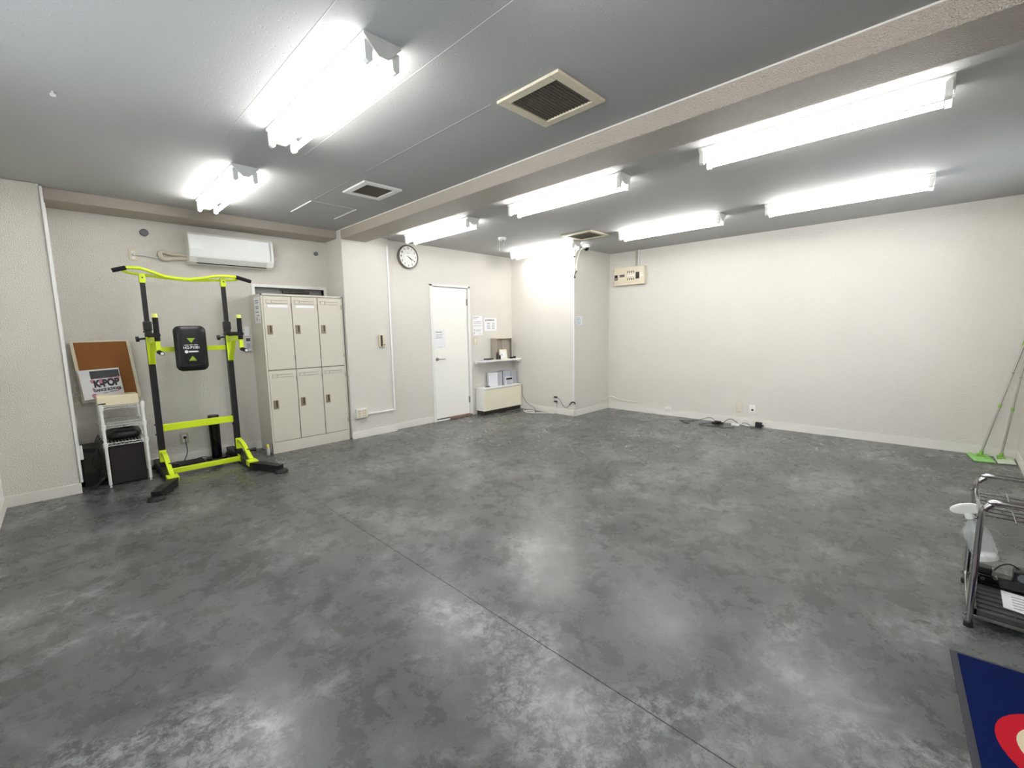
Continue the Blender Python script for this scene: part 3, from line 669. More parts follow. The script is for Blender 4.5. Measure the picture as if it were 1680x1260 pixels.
# ------------------------------------------------------------ lockers
r = thing('locker', 'greige steel locker with six doors beside the pull-up station', 'locker', (2.09, 5.77, 0))
x0, x1, yf, yb, zt = 1.625, 2.568, 5.55, 5.98, 1.866
m = MB(); m.box(x0, x1, yf+.022, yb, 0, zt, .003)
m.box(x0, x0+.018, yf, yf+.03, 0, zt, .002); m.box(x1-.018, x1, yf, yf+.03, 0, zt, .002); m.box(x0, x1, yf, yf+.03, zt-.022, zt, .002); m.box(x0, x1, yf+.002, yf+.03, 0, .132, .002)
m.build('locker_body', LOCK, r)
MB().box(x0+.02, x1-.02, yf+.016, yf+.0225, .13, zt-.02).build('door_gap', LOCKD, r)
cols = [(1.647, 1.947), (1.955, 2.252), (2.260, 2.550)]
for zi, (z0, z1) in enumerate(((.990, 1.838), (.138, .980))):
    for ci, (a, b_) in enumerate(cols):
        m = MB(); m.box(a, b_, yf+.003, yf+.02, z0, z1, .003); d = m.build('locker_door', LOCK, r)
        hz = 1.455 if zi == 0 else .582
        m = MB(); m.box(a+.022, a+.078, yf-.003, yf+.004, hz-.052, hz+.052, .002); hn = m.build('latch', BRONZE, d)
        MB().box(a+.052, a+.062, yf-.010, yf-.002, hz-.03, hz+.045, .001).build('latch_lever', DARKB, hn)
        m = MB(); cz = z1-.062
        m.box(a+.03, a+.034, yf-.001, yf+.004, cz-.022, cz+.022); m.box(a+.086, a+.09, yf-.001, yf+.004, cz-.022, cz+.022); m.box(a+.03, a+.09, yf-.001, yf+.004, cz-.022, cz-.018); m.box(a+.03, a+.09, yf-.001, yf+.004, cz+.018, cz+.022)
        m.build('card_holder', LOCKR, d)
        m = MB(); m.box(a+.10, b_-.04, yf-.002, yf+.004, cz+.012, cz+.018, .001); m.box(a+.10, b_-.04, yf-.002, yf+.004, cz-.018, cz-.012, .001); m.build('louvre_ridge', LOCKR, d)
        for hz2 in (z1-.11, z0+.13):
            m = MB(); m.tube([(b_+.002, yf+.004, hz2-.03), (b_+.002, yf+.004, hz2+.03)], .005, 6); m.build('hinge', LOCKD, d)
        if zi == 0 and ci < 2:
            m = MB(); m.box(a+.042, b_-.04, yf+.0015, yf+.004, z1-.128, z1-.098); m.build('name_strip', PAPER, d)
o = MB().box(x0-.002, x0, 5.60, 5.80, 1.535, 1.83).build('notice_sheet', PAPER, org=(x0, 5.70, 1.68)); tag(o, 'white printed notice taped to the side of the lockers', 'notice')
m = MB()
for z, a, b_ in ((1.79, 5.64, 5.75), (1.765, 5.64, 5.74), (1.72, 5.63, 5.75), (1.70, 5.64, 5.74), (1.66, 5.64, 5.76), (1.62, 5.62, 5.72), (1.57, 5.62, 5.66)): m.box(x0-.003, x0-.0015, a, b_, z-.004, z+.004)
m.box(x0-.003, x0-.0015, 5.72, 5.74, 1.56, 1.60)
m.build('printed_text', INK, o)
r = thing('spray_can', 'small white bottle with yellow cap on the floor by the lockers', 'bottle', (1.575, 5.57, 0))
MB().lathe([(.016, 0), (.018, .004), (.018, .08), (.012, .088), (.001, .089)], (1.575, 5.57, 0), 16).build('bottle_body', mat('pale_grey_label', (190, 192, 200), .4), r, smooth=True)
MB().lathe([(.013, .086), (.014, .12), (.010, .126), (.001, .127)], (1.575, 5.57, 0), 14).build('bottle_cap', YELC, r, smooth=True)

# ------------------------------------------------------------ column fittings
r = thing('wall_controller', 'small beige controller with dark cover at shoulder height on the column', 'controller', (3.075, 5.51, 1.2))
MB().box(3.03, 3.115, 5.485, 5.51, 1.205, 1.372, .004).build('controller_body', BEIGE, r)
MB().box(3.045, 3.076, 5.479, 5.486, 1.215, 1.362, .002).build('sliding_cover', DARKB, r)
m = MB()
for z in (1.33, 1.30, 1.27): m.lathe([(.006, 0), (.006, .004)], n=10, m=Matrix.Translation((3.096, 5.485, z)) @ Matrix.Rotation(math.pi/2, 4, 'X'))
m.build('button', FIXT, r)
MB().box(3.088, 3.108, 5.482, 5.486, 1.228, 1.24).build('indicator', DARKB, r)
r = thing('surface_outlet_box', 'white double outlet box low on the column beside the lockers', 'outlet', (2.71, 5.51, .27))
MB().box(2.635, 2.79, 5.465, 5.51, .272, .40, .006).build('outlet_box', FIXT, r)
for a in (2.650, 2.722):
    i_ = MB().box(a, a+.055, 5.460, 5.466, .285, .388, .002).build('outlet_insert', BEIGE, r)
    m = MB()
    for z in (.305, .34, .37): m.box(a+.015, a+.02, 5.459, 5.4605, z-.006, z+.006); m.box(a+.032, a+.037, 5.459, 5.4605, z-.006, z+.006)
    m.build('slots', GREYD, i_)
m = MB(); m.box(2.79, 3.225, 5.490, 5.51, .305, .325, .002); m.box(3.205, 3.225, 5.490, 5.51, .325, CR-.09, .002)
o = m.build('cable_duct', DUCT, org=(3.215, 5.51, .3)); tag(o, 'long white cable duct running down the column edge to the outlet box', 'cable duct')

# ------------------------------------------------------------ clock
cx, cz, cy = 3.582, 2.462, 5.58
r = thing('wall_clock', 'round white wall clock with dark rim showing four twenty', 'clock', (cx, cy, cz))
RX = Matrix.Rotation(math.pi/2, 4, 'X'); T = Matrix.Translation((cx, cy, cz)) @ RX
MB().lathe([(.160, 0), (.165, .01), (.165, .035), (.158, .045), (.148, .045), (.146, .03)], n=40, m=T).build('rim', mat('taupe_rim', (112, 100, 92), .35), r, smooth=True)
fc = MB().lathe([(.147, .028), (.147, .0305)], n=40, m=T).build('clock_face', mat('clock_face_white', (244, 244, 238), .4), r)
yf_ = cy-.0312
for k in range(1, 13):
    a = math.radians(90-30*k)
    text('numeral', str(k), .042, INKD, fc, (cx+.118*math.cos(a), yf_, cz+.118*math.sin(a)), (1, 0, 0), (0, 0, 1), .85, .0008)
m = MB()
for k in range(48):
    if k % 4 < 3:
        a0, a1 = math.radians(k*7.5), math.radians(k*7.5+5.5)
        q = [(cx+rr_*math.cos(a_), cz+rr_*math.sin(a_)) for rr_, a_ in ((.076, a0), (.079, a0), (.079, a1), (.076, a1))]
        m.bm.faces.new([m.bm.verts.new((p[0], yf_-.0002, p[1])) for p in q])
m.box(cx-.03, cx+.03, yf_-.0008, yf_, cz+.048, cz+.053)
m.build('dial_ring', INK, fc)
def hand(name, ang, l, wd, d):
    a = math.radians(ang); dv = Vector((math.cos(a), 0, math.sin(a))); p = Vector((-dv.z, 0, dv.x)); c0 = Vector((cx, yf_-d, cz))
    m = MB(); A = [c0-dv*.02+p*wd, c0-dv*.02-p*wd, c0+dv*l-p*wd*.5, c0+dv*l+p*wd*.5]
    A1 = [m.bm.verts.new(v) for v in A]; B1 = [m.bm.verts.new(v+Vector((0, -.001, 0))) for v in A]
    m.bm.faces.new(A1); m.bm.faces.new(B1)
    for i in range(4): m.bm.faces.new((A1[i], A1[(i+1) % 4], B1[(i+1) % 4], B1[i]))
    m.build(name, INKD, r)
hand('hour_hand', 90-130, .072, .0045, .003); hand('minute_hand', 90-122, .115, .003, .005)
hand('second_hand', 90-118, .09, .0012, .007)

# ------------------------------------------------------------ notices on the door and beside it
def notice(label, x0, x1, z0, z1, y, rows, name='notice_sheet', cat='notice', ink=INK):
    o = MB().box(x0, x1, y-.0015, y, z0, z1).build(name, PAPER, org=((x0+x1)/2, y, (z0+z1)/2)); tag(o, label, cat)
    m = MB(); w_ = x1-x0; h_ = z1-z0
    for (u0, u1, v, t_) in rows:
        n = max(1, int((u1-u0)*w_/.012)); uu = u0
        while uu < u1:
            l = random.uniform(.03, .09); e_ = min(uu+l, u1)
            m.box(x0+uu*w_, x0+e_*w_, y-.0024, y-.0014, z1-(v+t_/2)*h_, z1-(v-t_/2)*h_); uu = e_+.018
    m.build('printed_text', ink, o); return o
notice('white notice sheet taped on the white door above the handle', 4.012, 4.215, 1.135, 1.43, 5.5915, [(.15, .7, .14, .045), (.12, .75, .28, .02), (.12, .7, .36, .02), (.12, .8, .44, .02), (.3, .7, .92, .012)])
notice('tall white notice sheet on the wall right beside the door frame', 4.78, 4.99, 1.325, 1.645, 5.58, [(.05, .6, .08, .03), (.05, .4, .15, .02), (.1, .9, .3, .02), (.1, .9, .38, .015), (.1, .9, .5, .015), (.25, .9, .72, .015), (.25, .8, .78, .015), (.08, .16, .72, .05), (.08, .16, .88, .06), (.6, .9, .93, .012)])
notice('landscape white notice sheet on the wall above the shelf', 5.035, 5.325, 1.395, 1.615, 5.58, [(.08, .16, .2, .14), (.2, .8, .18, .09), (.2, .45, .42, .05), (.6, .8, .42, .05), (.2, .45, .56, .05), (.6, .8, .56, .05), (.2, .45, .70, .05), (.6, .8, .70, .05), (.2, .45, .84, .05), (.6, .8, .84, .05)])
plate('light_switch', 'beige light switch below the tall notice beside the door', 'switch', 4.785, 4.855, 1.175, 1.295, 5.58)
# ------------------------------------------------------------ wall shelf and its items
r = thing('wall_shelf', 'white wall shelf in the corner beside the door', 'shelf', (5.24, 5.58, .88))
MB().box(4.79, 5.70, 5.35, 5.58, .880, .908, .003).build('shelf_board', WHITE, r)
m = MB(); m.box(4.80, 5.0, 5.52, 5.58, .845, .88, .003); m.build('bracket', WHITE, r)
m = MB(); m.box(5.62, 5.695, 5.37, 5.57, .850, .88, .003); m.build('bracket', WHITE, r)
SZ = .909
m = MB(); m.box(4.80, 4.93, 5.37, 5.55, SZ, SZ+.003); m.box(4.90, 5.02, 5.38, 5.54, SZ+.003, SZ+.0045)
o = m.build('paper_sheets', mat('grey_paper', (176, 174, 190), .7), org=(4.9, 5.45, SZ)); tag(o, 'loose papers lying at the left end of the wall shelf', 'papers')
o = MB().box(4.96, 5.10, 5.44, 5.54, SZ+.005, SZ+.022, .003).build('notebook', INKD, org=(5.03, 5.5, SZ)); tag(o, 'black notebook lying on the papers on the shelf', 'notebook')
r = thing('desk_rack', 'grey metal rack with beige top standing at the back of the shelf', 'rack', (5.36, 5.5, SZ))
MB().box(5.17, 5.545, 5.42, 5.57, 1.258, 1.272, .002).build('rack_top', BEIGE, r)
m = MB(); m.box(5.175, 5.183, 5.43, 5.57, SZ, 1.258); m.box(5.53, 5.538, 5.43, 5.57, SZ, 1.258); m.box(5.183, 5.53, 5.47, 5.478, SZ, 1.258); m.build('rack_sides', GREYM, r)
m = MB(); m.tube([(5.30, 5.44, SZ), (5.30, 5.44, 1.25), (5.51, 5.44, 1.25), (5.51, 5.44, SZ)], .004, 6); m.build('rack_wire', GREYD, r)
r = thing('photo_frame', 'white square photo frame standing on the wall shelf', 'photo frame', (5.32, 5.40, SZ))
T = Matrix.Translation((5.305, 5.40, SZ+.002)) @ Matrix.Rotation(math.radians(-9), 4, 'X')
m = MB()
for a in ((-.085, .085, .135, .165), (-.085, .085, 0, .03), (-.085, -.055, .03, .135), (.055, .085, .03, .135)): m.box(a[0], a[1], -.006, .006, a[2], a[3], .002, m=T)
m.build('frame', mat('ivory_frame', (240, 232, 214), .5, var=.08, vscale=60), r)
m = MB(); m.box(-.056, .056, -.002, .003, .029, .136, m=T); m.build('picture', PAPER, r)
m = MB(); m.box(-.045, -.03, -.004, -.002, .06, .09, m=T); m.build('printed_mark', INK, r)
for x, y, h_, lab, cap, bd in ((5.165, 5.42, .11, 'dark bottle with red top leftmost by the photo frame', REDP, INKD), (5.205, 5.39, .085, 'short black and white tube touching the photo frame', PAPER, INKD)):
    r = thing('small_bottle', lab, 'bottle', (x, y, SZ), 'small bottles on the wall shelf')
    MB().lathe([(.014, 0), (.014, h_*.8), (.009, h_*.86), (.001, h_*.87)], (x, y, SZ), 12).build('bottle_body', bd, r, smooth=True)
    MB().lathe([(.010, h_*.85), (.010, h_*1.15), (.001, h_*1.16)], (x, y, SZ), 12).build('bottle_cap', cap, r, smooth=True)
r = thing('black_gadget', 'small black device at the right of the photo frame on the shelf', 'device', (5.54, 5.405, SZ))
MB().box(5.47, 5.535, 5.385, 5.425, SZ, SZ+.028, .004).build('device_body', BLK, r); MB().box(5.55, 5.59, 5.385, 5.425, SZ, SZ+.034, .004).build('device_plug', BLK, r)
MB().box(5.534, 5.551, 5.395, 5.415, SZ, SZ+.014, .002).build('device_clip', SILVL, r)
# ------------------------------------------------------------ low cabinet and stereo
r = thing('low_cabinet', 'low white bench cabinet with cream front under the wall shelf', 'cabinet', (5.245, 5.47, 0))
MB().box(4.80, 5.69, 5.365, 5.57, .068, .43).build('cabinet_body', WHITE, r)
MB().box(4.806, 5.688, 5.352, 5.366, .072, .425, .002).build('cabinet_front', CREAMF, r)
MB().box(4.79, 5.695, 5.345, 5.575, .431, .455, .003).build('cabinet_top', WHITE, r)
MB().box(4.815, 5.68, 5.385, 5.56, 0, .068).build('plinth', DARKB, r)
SB = .456
r = thing('mini_stereo', 'silver mini stereo with two side speakers on the low cabinet', 'stereo', (5.38, 5.47, SB))
m = MB(); m.prism([(5.005, 5.47), (5.165, 5.415), (5.215, 5.54), (5.05, 5.56)], 'z', SB, SB+.235); m.build('left_speaker', SILVL, r)
m = MB(); m.prism([(5.168, 5.414), (5.300, 5.44), (5.29, 5.55), (5.216, 5.54)], 'z', SB, SB+.235); m.build('left_speaker_grille', SILV, r)
m = MB(); m.box(5.32, 5.50, 5.44, 5.56, SB, SB+.245, .003); m.build('stereo_back', SILV, r)
cc = MB().box(5.325, 5.495, 5.385, 5.44, SB, SB+.135, .004).build('stereo_front', SILVL, r)
MB().box(5.338, 5.482, 5.382, 5.386, SB+.088, SB+.122, .001).build('display', GLOSSB, cc)
m = MB(); m.box(5.345, 5.475, 5.382, 5.386, SB+.012, SB+.078, .001); m.build('button_pad', SILV, cc)
m = MB()
for i in range(5): m.lathe([(.006, 0), (.006, .003)], n=8, m=Matrix.Translation((5.36+.025*i, 5.382, SB+.05)) @ RX)
m.build('button', SILVL, cc)
m = MB(); m.box(5.505, 5.645, 5.43, 5.55, SB, SB+.235, .003); m.build('right_speaker', SILV, r)
m = MB(); m.box(5.512, 5.638, 5.427, 5.431, SB+.01, SB+.225, .001); m.build('right_speaker_grille', mat('grey_grille', (168, 170, 178), .6, bump=.5, bscale=400), r)
r = thing('smartphone', 'small dark phone lying on the left part of the low cabinet', 'phone', (4.96, 5.44, SB))
MB().box(4.93, 5.01, 5.44, 5.49, SB, SB+.012, .003).build('phone_body', GREYD, r); MB().box(4.935, 5.005, 5.445, 5.485, SB+.012, SB+.0128).build('screen', mat('phone_screen', (104, 78, 96), .3), r)
m = MB(); m.tube([(5.66, 5.50, SB+.01), (5.68, 5.44, SB+.005), (5.672, 5.335, SB-.02), (5.665, 5.31, .25), (5.655, 5.19, .12), (5.64, 5.03, .06), (5.60, 4.93, .012), (5.55, 4.98, .006), (5.53, 5.12, .006), (5.58, 5.2, .006)], .0045, 6, smooth=6)
o = m.build('stereo_cord', mat('grey_cord', (104, 98, 92), .5), org=(5.65, 5.2, 0), smooth=True); tag(o, 'grey stereo cord drooping from the cabinet top to the floor', 'cord')
m = MB(); m.tube([(5.58, 5.20, .006), (5.50, 5.12, .006), (5.48, 5.0, .006), (5.52, 4.92, .012), (5.58, 4.97, .014), (5.52, 5.08, .014), (5.46, 5.05, .006), (5.50, 4.88, .006), (5.60, 4.76, .006), (5.66, 4.66, .006), (5.66, 4.60, .006), (5.685, 4.58, .02), (5.687, 4.572, .12), (5.687, 4.572, .20)], .0055, 6, smooth=6)
o = m.build('extension_cord', WHITE, org=(5.6, 4.9, 0), smooth=True); tag(o, 'white extension cord coiled at the foot of the pillar', 'cord')
# pillar outlet (faces -x)
r = thing('pillar_outlet', 'white outlet with two black plugs low on the pillar', 'outlet', (5.70, 4.56, .2))
MB().box(5.688, 5.70, 4.525, 4.60, .195, .30, .003).build('cover_plate', FIXT, r)
for z in (.285, .212):
    m = MB(); m.box(5.655, 5.69, 4.535, 4.590, z-.011, z+.011, .003); m.build('plug', BLK, r)
m = MB(); m.tube([(5.66, 4.54, .285), (5.675, 4.48, .25), (5.685, 4.42, .16), (5.688, 4.36, .125), (5.688, 4.30, .16), (5.685, 4.26, .20)], .0035, 6, smooth=5); m.tube([(5.685, 4.28, .185), (5.683, 4.24, .225), (5.684, 4.20, .235), (5.69, 4.186, .225), (5.71, 4.19, .20)], .009, 8, smooth=3); m.build('power_lead', BLK, r)
o = MB().box(5.73, 5.90, 4.1925, 4.194, 1.465, 1.60).build('notice_sheet', PAPER, org=(5.82, 4.2, 1.53)); tag(o, 'small white notice sheet on the shaded side of the pillar', 'notice')
m = MB()
for z in (1.578, 1.56, 1.545, 1.52, 1.50, 1.485): m.box(5.745, 5.745+random.uniform(.08, .12), 4.1915, 4.1926, z-.004, z+.004)
m.build('printed_text', mat('pale_blue_print', (176, 190, 210), .7), o)
# torn wallpaper near the corner
m = MB(); m.tube([(6.48, 4.192, .16), (6.58, 4.188, .18), (xr(4.2)-.02, 4.18, .20), (xr(4.1)-.012, 4.10, .21), (xr(4.0)-.012, 4.0, .175), (xr(3.8)-.01, 3.85, .165), (xr(3.6)-.008, 3.62, .155)], .006, 6, smooth=3)
m.build('trim_8', BASE, kind=S)

# ------------------------------------------------------------ breaker panel on the right wall (faces -x)
xw = xr(3.8); xf = xw-.085
r = thing('breaker_panel', 'beige electrical breaker panel high on the right wall', 'breaker panel', (xw, 3.8, 2.1))
Y0, Y1, Z0, Z1 = 3.525, 4.08, 2.112, 2.395
m = MB(); m.prism([(xw, Y0), (xf+.02, Y0), (xf, Y0+.03), (xf, Y1-.015), (xf+.015, Y1), (xw, Y1)], 'z', Z0, Z1); m.build('panel_cover', BEIGE, r)
MB().box(xf-.003, xf, Y0+.05, Y1-.01, Z0+.035, Z0+.039).build('cover_groove', BEIGED, r)
def fy(u): return Y1-u*(Y1-Y0)
m = MB(); m.box(xf-.006, xf, fy(.15), fy(.05), 2.20, 2.285, .001); m.build('main_switch', BLK, r)
m = MB(); m.box(xf-.009, xf-.004, fy(.12), fy(.08), 2.215, 2.232); m.build('switch_label', PAPER, r)
m = MB(); m.box(xf-.005, xf, fy(.38), fy(.22), 2.245, 2.285, .001); m.build('panel_label', GREYD, r)
m = MB()
for i in range(4):
    u = .48+.062*i
    m.box(xf-.008, xf, fy(u+.02), fy(u), 2.30, 2.332); m.box(xf-.008, xf, fy(u+.02), fy(u), 2.185, 2.217)
m.build('breaker_toggle', DARKB, r)
m = MB()
for i in range(4): m.box(xf-.003, xf, fy(.51+.06*i), fy(.465+.06*i), 2.247, 2.268)
m.box(xf-.003, xf, fy(.97), fy(.89), 2.235, 2.26); m.box(xf-.003, xf, fy(.97), fy(.89), 2.275, 2.285); m.build('name_labels', PAPER, r)
m = MB(); m.box(xf-.006, xf, fy(.86), fy(.75), 2.20, 2.305, .001); m.build('breaker_block', GLOSSB, r)
for y, mm in ((3.70, BEIGED), (3.655, FIXT)):
    o = MB().tube([(xw-.016, y, Z1-.002), (xw-.016, y, CR)], .0125, 10).build('conduit', mm, org=(xw, y, Z1), smooth=True)
    tag(o, ('greige' if mm is BEIGED else 'white')+' vertical conduit from the breaker panel to the ceiling', 'conduit', 'conduits above the breaker panel')
# ------------------------------------------------------------ outlets and cables along the right wall
def plate_x(label, y0, y1, z0, z1, mm, dot):
    x = xr(y0); r = thing('wall_outlet', label, 'outlet', (x, (y0+y1)/2, z0))
    MB().box(x-.010, x+.002, y0, y1, z0, z1, .003).build('cover_plate', mm, r)
    if dot:
        MB().box(x-.014, x-.009, (y0+y1)/2-.018, (y0+y1)/2+.010, z0+.03, z0+.055, .002).build('jack', BLK, r)
    else:
        MB().box(x-.013, x-.009, y0+.022, y1-.022, z0+.02, z1-.02, .002).build('insert', FIXT, r)
        m = MB()
        for z in (z0+.04, z1-.04): m.box(x-.0135, x-.0125, y0+.03, y1-.03, z-.006, z+.006)
        m.build('slots', BEIGED, r)
plate_x('beige wall outlet low on the right wall', 2.02, 2.09, .185, .308, BEIGE, False)
plate_x('white plate with a black jack low on the right wall', 1.835, 1.917, .188, .303, WHITE, True)
x = xr(3.1); o = MB().box(x-.03, x+.002, 3.05, 3.14, .098, .135, .004).build('cord_cover', WHITE, org=(x, 3.1, .1)); tag(o, 'small white block on top of the right wall baseboard', 'cord cover')
r = thing('black_adapter', 'black adapter with plugs lying on the floor left of the white power tap', 'adapter', (6.56, 2.27, 0))
m = MB(); m.box(6.53, 6.60, 2.235, 2.315, 0, .045, .005); m.build('adapter_body', BLK, r)
m = MB(); m.box(6.50, 6.53, 2.265, 2.335, 0.005, .035, .004); m.box(6.55, 6.585, 2.195, 2.235, .005, .035, .004); m.build('plug', BLK, r)
r = thing('square_adapter', 'square black power adapter at the right end of the cables', 'adapter', (6.72, 1.77, 0))
MB().box(6.69, 6.735, 1.735, 1.815, 0, .072, .006).build('adapter_body', BLK, r); MB().box(6.70, 6.72, 1.71, 1.737, .02, .04, .003).build('plug', BLK, r)
o = MB().box(6.60, 6.66, 1.995, 2.10, 0, .026, .004).build('power_tap', WHITE, org=(6.63, 2.05, 0)); tag(o, 'white power tap lying among the cables by the right wall', 'power tap')
o = MB()
o.tube([(6.47, 2.80, .006), (6.50, 2.70, .006), (6.58, 2.60, .006), (6.66, 2.52, .03), (6.70, 2.46, .05), (6.70, 2.40, .05), (6.62, 2.33, .03), (6.58, 2.30, .03)], .004, 6, smooth=5)
o.tube([(6.47, 2.80, .006), (6.42, 2.72, .006), (6.36, 2.65, .006)], .004, 6, smooth=3)
o.tube([(6.54, 2.31, .02), (6.47, 2.42, .006), (6.38, 2.47, .006), (6.32, 2.40, .006), (6.38, 2.27, .006), (6.44, 2.2, .006)], .004, 6, smooth=5)
o.tube([(6.57, 2.20, .02), (6.66, 2.20, .04), (6.71, 2.15, .07), (6.70, 2.08, .05), (6.66, 2.03, .03)], .004, 6, smooth=5)
o.tube([(6.44, 2.2, .006), (6.34, 2.15, .006), (6.40, 2.07, .006), (6.50, 2.03, .006)], .004, 6, smooth=5)
o.tube([(6.64, 1.995, .02), (6.70, 1.95, .04), (6.66, 1.86, .02), (6.58, 1.84, .006), (6.62, 1.80, .006), (6.69, 1.77, .02)], .004, 6, smooth=5)
o.box(6.33, 6.38, 2.60, 2.68, 0, .006)
o = o.build('black_cables', BLK, org=(6.5, 2.3, 0), smooth=True); tag(o, 'thin black cables trailing on the floor along the right wall', 'cables')
m = MB(); q = [(6.67+.045*math.cos(a)*.7, 1.92+.075*math.cos(a), .055+.045*math.sin(a)) for a in [2*math.pi*k/20 for k in range(21)]]
m.tube(q, .006, 6, caps=False); m.tube([(6.64, 2.0, .02), (6.66, 1.97, .03), (6.66, 1.93, .012)], .005, 6, smooth=3)
o = m.build('white_cable', WHITE, org=(6.68, 1.92, 0), smooth=True); tag(o, 'coiled white cable standing beside the square adapter', 'cable')

# ------------------------------------------------------------ floor mops in the far right corner
def mop(label, corners, joint, top, mh):
    r = thing('floor_mop', label, 'mop', (joint[0], joint[1], 0), 'flat floor mops in the corner')
    m = MB(); n = 10; V0 = {}; 
    A, B, C, D_ = [Vector(c) for c in corners]
    for i in range(n+1):
        for j in range(n+1):
            p = A.lerp(B, i/n).lerp(D_.lerp(C, i/n), j/n); z = .022+.006*math.sin(i*1.9+j*.7)
            if i in (0, n) or j in (0, n): z = .006
            V0[i, j] = m.bm.verts.new((p.x, p.y, z))
    for i in range(n):
        for j in range(n): m.bm.faces.new((V0[i, j], V0[i+1, j], V0[i+1, j+1], V0[i, j+1]))
    low = [m.bm.verts.new((c[0], c[1], 0.001)) for c in corners]; m.bm.faces.new(low)
    m.build('mop_cloth', mh, r, smooth=True)
    J = Vector(joint); Tp = Vector(top); d = (Tp-J)
    m = MB(); m.box(J.x-.045, J.x+.045, J.y-.03, J.y+.03, .018, .04, .006); m.tube([J, J+d*.035], .016, 10); m.build('joint', MOPJ, r)
    MB().tube([J+d*.03, J+d*.42], .0095, 10).build('pole', POLE, r, smooth=True)
    MB().tube([J+d*.41, J+d*.44], .013, 10).build('collar', MOPJ, r, smooth=True)
    MB().tube([J+d*.44, J+d*.93], .0085, 10).build('pole', POLE, r, smooth=True)
    MB().tube([J+d*.70, J+d*.705], .0095, 10).build('pole_ring', GREYD, r)
    MB().tube([J+d*.93, Tp], [.013, .016], 10).build('hand_grip', MOPJ, r, smooth=True)
mop('green floor mop farther from the corner, its pole leaning right', [(6.755, -.255, 0), (6.42, -.31, 0), (6.46, -.46, 0), (6.755, -.43, 0)], (6.62, -.355, .035), (6.765, -.585, 1.26), MOPG)
mop('floor mop with pale green cloth closest to the corner', [(6.76, -.46, 0), (6.46, -.475, 0), (6.50, -.60, 0), (6.76, -.60, 0)], (6.64, -.50, .035), (6.72, -.60, 1.20), MOPW)

# ------------------------------------------------------------ umbrella rack at the right edge
r = thing('umbrella_rack', 'chrome umbrella rack with black tray at the right edge of the photo', 'umbrella rack', (3.1, -.46, 0))
for x in (2.854, 3.338):
    ya, yb_ = -.178, -.76
    m = MB(); m.tube([(x, ya, .015), (x, ya, .53), (x, ya-.008, .575), (x, ya-.03, .603), (x, ya-.07, .616), (x, yb_+.07, .616), (x, yb_+.03, .603), (x, yb_+.008, .575), (x, yb_, .53), (x, yb_, .015)], .0125, 12, smooth=4)
    m.build('side_loop', CHROME, r, smooth=True)
    for y in (ya, yb_): MB().lathe([(.017, 0), (.017, .022), (.013, .026)], (x, y, 0), 12).build('rubber_foot', RUB, r)
    for z in (.058, .53): MB().lathe([(.0075, 0), (.0075, .006), (.003, .009)], n=10, m=Matrix.Translation((x, ya+.0125, z)) @ Matrix.Rotation(-math.pi/2, 4, 'X')).build('bolt', CHROME, r)
m = MB()
for y in (-.178, -.76): m.box(2.854, 3.338, y-.008, y+.008, .518, .540, .003)
m.build('top_rail', CHROME, r)
m = MB()
for k in range(1, 8):
    xx = 2.854+(3.338-2.854)*k/8; m.tube([(xx, -.178, .53), (xx, -.76, .53)], .0028, 6)
for y in (-.285, -.47, -.62): m.tube([(2.854, y, .534), (3.338, y, .534)], .0035, 6)
m.build('wire_grid', CHROME, r)
m = MB()
for y in (-.178, -.76): m.box(2.854, 3.338, y-.009, y+.009, .045, .072, .003)
for x in (2.854, 3.338): m.box(x-.004, x+.004, -.76, -.178, .052, .066, .001)
m.build('bottom_rail', CHROME, r)
m = MB(); m.box(2.868, 3.324, -.745, -.193, .048, .054)
for a in ((2.868, 2.876, -.745, -.193), (3.316, 3.324, -.745, -.193), (2.868, 3.324, -.201, -.193), (2.868, 3.324, -.745, -.737)): m.box(*a, .048, .085)
for k in range(1, 9):
    xx = 2.868+.456*k/9; m.box(xx-.003, xx+.003, -.74, -.2, .054, .060)
for y in (-.33, -.47, -.61): m.box(2.87, 3.32, y-.003, y+.003, .054, .058)
m.build('drip_tray', DUSTY, r)
r = thing('spray_bottle', 'clear spray bottle with white trigger hanging on the umbrella rack', 'spray bottle', (3.1, -.17, .27))
T = Matrix.Translation((3.085, -.155, .455)) @ Matrix.Rotation(math.radians(-20), 4, 'X')
m = MB(); m.lathe([(.012, .0), (.016, -.02), (.044, -.055), (.052, -.085), (.049, -.12), (.045, -.19), (.048, -.207), (.04, -.212), (.001, -.212)], n=24, m=T); m.build('bottle_body', CLEAR, r, smooth=True)
m = MB(); m.lathe([(.043, -.190), (.046, -.206), (.040, -.210), (.001, -.2105), ], n=24, m=T); m.build('liquid_base', mat('milky_plastic', (235, 236, 236), .4), r, smooth=True)
m = MB(); m.box(-.026, .026, -.037, .037, -.17, -.105, .004, m=T @ Matrix.Translation((0, 0, 0))); 
for v in m.bm.verts: pass
m.bm.clear(); m.prism([(.0500*math.cos(a), .0500*math.sin(a)) for a in [math.radians(d_) for d_ in range(-120, -20, 10)]]+[(.0490*math.cos(a), .0490*math.sin(a)) for a in [math.radians(d_) for d_ in range(-30, -130, -10)]], 'z', -.175, -.105, m=T); m.build('label', SILVL, r)
m = MB(); m.lathe([(.018, -.008), (.018, .016), (.014, .022), (.001, .023)], n=16, m=T); m.build('collar', WHITE, r, smooth=True)
m = MB(); hv = [(-.060, .030), (-.064, .044), (-.052, .056), (-.020, .066), (.020, .066), (.048, .056), (.060, .040), (.056, .022), (.030, .016), (-.030, .018)]
m.prism([(-a, b_) for a, b_ in hv], 'x', -.013, .013, m=T); bmesh.ops.bevel(m.bm, geom=list(m.bm.edges), offset=.004, segments=2, affect='EDGES'); m.build('spray_head', WHITE, r, smooth=True)
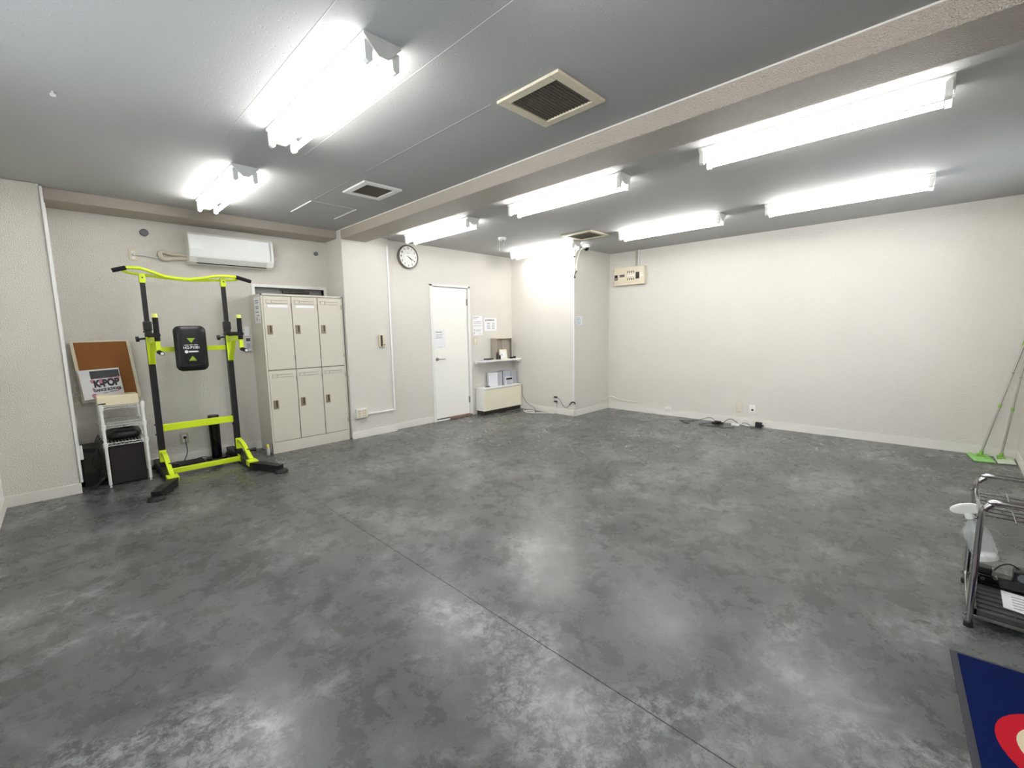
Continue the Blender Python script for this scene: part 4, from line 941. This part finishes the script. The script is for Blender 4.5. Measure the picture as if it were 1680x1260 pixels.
m = MB(); m.tube([T @ Vector((0, -.030, .022)), T @ Vector((0, -.040, -.005)), T @ Vector((0, -.030, -.04))], [.006, .004], 8, smooth=3); m.build('trigger', GREYC, r)
m = MB(); m.tube([T @ Vector((0, 0, 0)), T @ Vector((0, 0, -.19))], .0025, 6); m.build('dip_tube', FIXT, r)
r = thing('power_strip', 'long black power strip lying in the umbrella rack tray', 'power strip', (3.25, -.36, .06))
m = MB(); m.box(3.235, 3.305, -.56, -.215, .062, .118, .006); m.build('strip_body', GLOSSB, r)
m = MB(); m.box(3.245, 3.30, -.265, -.212, .118, .150, .005); m.build('end_plug', BLK, r)
m = MB(); m.lathe([(.010, 0), (.010, .01)], n=10, m=Matrix.Translation((3.228, -.232, .10)) @ Matrix.Rotation(-math.pi/2, 4, 'Y')); m.lathe([(.010, 0), (.010, .01)], n=10, m=Matrix.Translation((3.232, -.275, .115)) @ Matrix.Rotation(-math.pi/2, 4, 'Y')); m.build('plug_pins', CHROME, r)
m = MB(); m.box(3.225, 3.29, -.405, -.335, .118, .175, .006); k_ = m.build('round_outlet_adapter', BLK, r)
m = MB(); m.lathe([(.020, 0), (.021, .004), (.001, .005)], n=18, m=Matrix.Translation((3.225, -.368, .148)) @ Matrix.Rotation(-math.pi/2, 4, 'Y')); m.build('outlet_face', GREYC, k_)
m = MB(); m.tube([(3.27, -.27, .135), (3.28, -.29, .165), (3.28, -.32, .185), (3.275, -.345, .18), (3.27, -.36, .172)], .004, 6, smooth=4); m.build('cord', BLK, r, smooth=True)
o = MB(); A = [(3.285, -.30), (3.01, -.30), (2.985, -.50), (3.215, -.52)]; A = [(3.222, -.298), (3.03, -.296), (2.99, -.50), (3.20, -.52)]
o.prism(A, 'z', .0605, .0625); o = o.build('paper_sheet', PAPER, org=(3.1, -.4, .06)); tag(o, 'creased white sheet lying in the umbrella rack tray', 'paper')
m = MB()
for i in range(5):
    xx = 3.17-.03*i; m.box(xx-.006, xx+.006, -.48+.01*i, -.33, .0625, .0631)
m.build('printed_text', mat('faint_print', (176, 176, 182), .7), o)

# ------------------------------------------------------------ entrance mat
r = thing('door_mat', 'navy blue mat with red and cream ring at the bottom right', 'mat', (2.1, -.6, 0))
c0 = Vector((2.581, -.116)); ex = Vector((-1, -.074)).normalized(); ey = Vector((.10, -1)).normalized(); LX, LY = 1.25, .85
def mp(a, b_): p = c0+ex*a+ey*b_; return (p.x, p.y)
MB().prism([mp(0, 0), mp(LX, 0), mp(LX, LY), mp(0, LY)], 'z', 0, .004).build('rubber_border', MATE, r)
MB().prism([mp(.022, .022), mp(LX-.022, .022), mp(LX-.022, LY-.022), mp(.022, LY-.022)], 'z', .004, .010).build('carpet', MATB, r)
def blob(cx, cy, rx, ry, n=40): return [(cx+rx*math.cos(2*math.pi*k/n), cy+ry*math.sin(2*math.pi*k/n)) for k in range(n)]
MB().prism(blob(2.13, -.46, .225, .235), 'z', .010, .0112).build('red_ring', MATR, r)
MB().prism(blob(2.13, -.44, .15, .165), 'z', .0112, .0120).build('cream_disc', MATC, r)
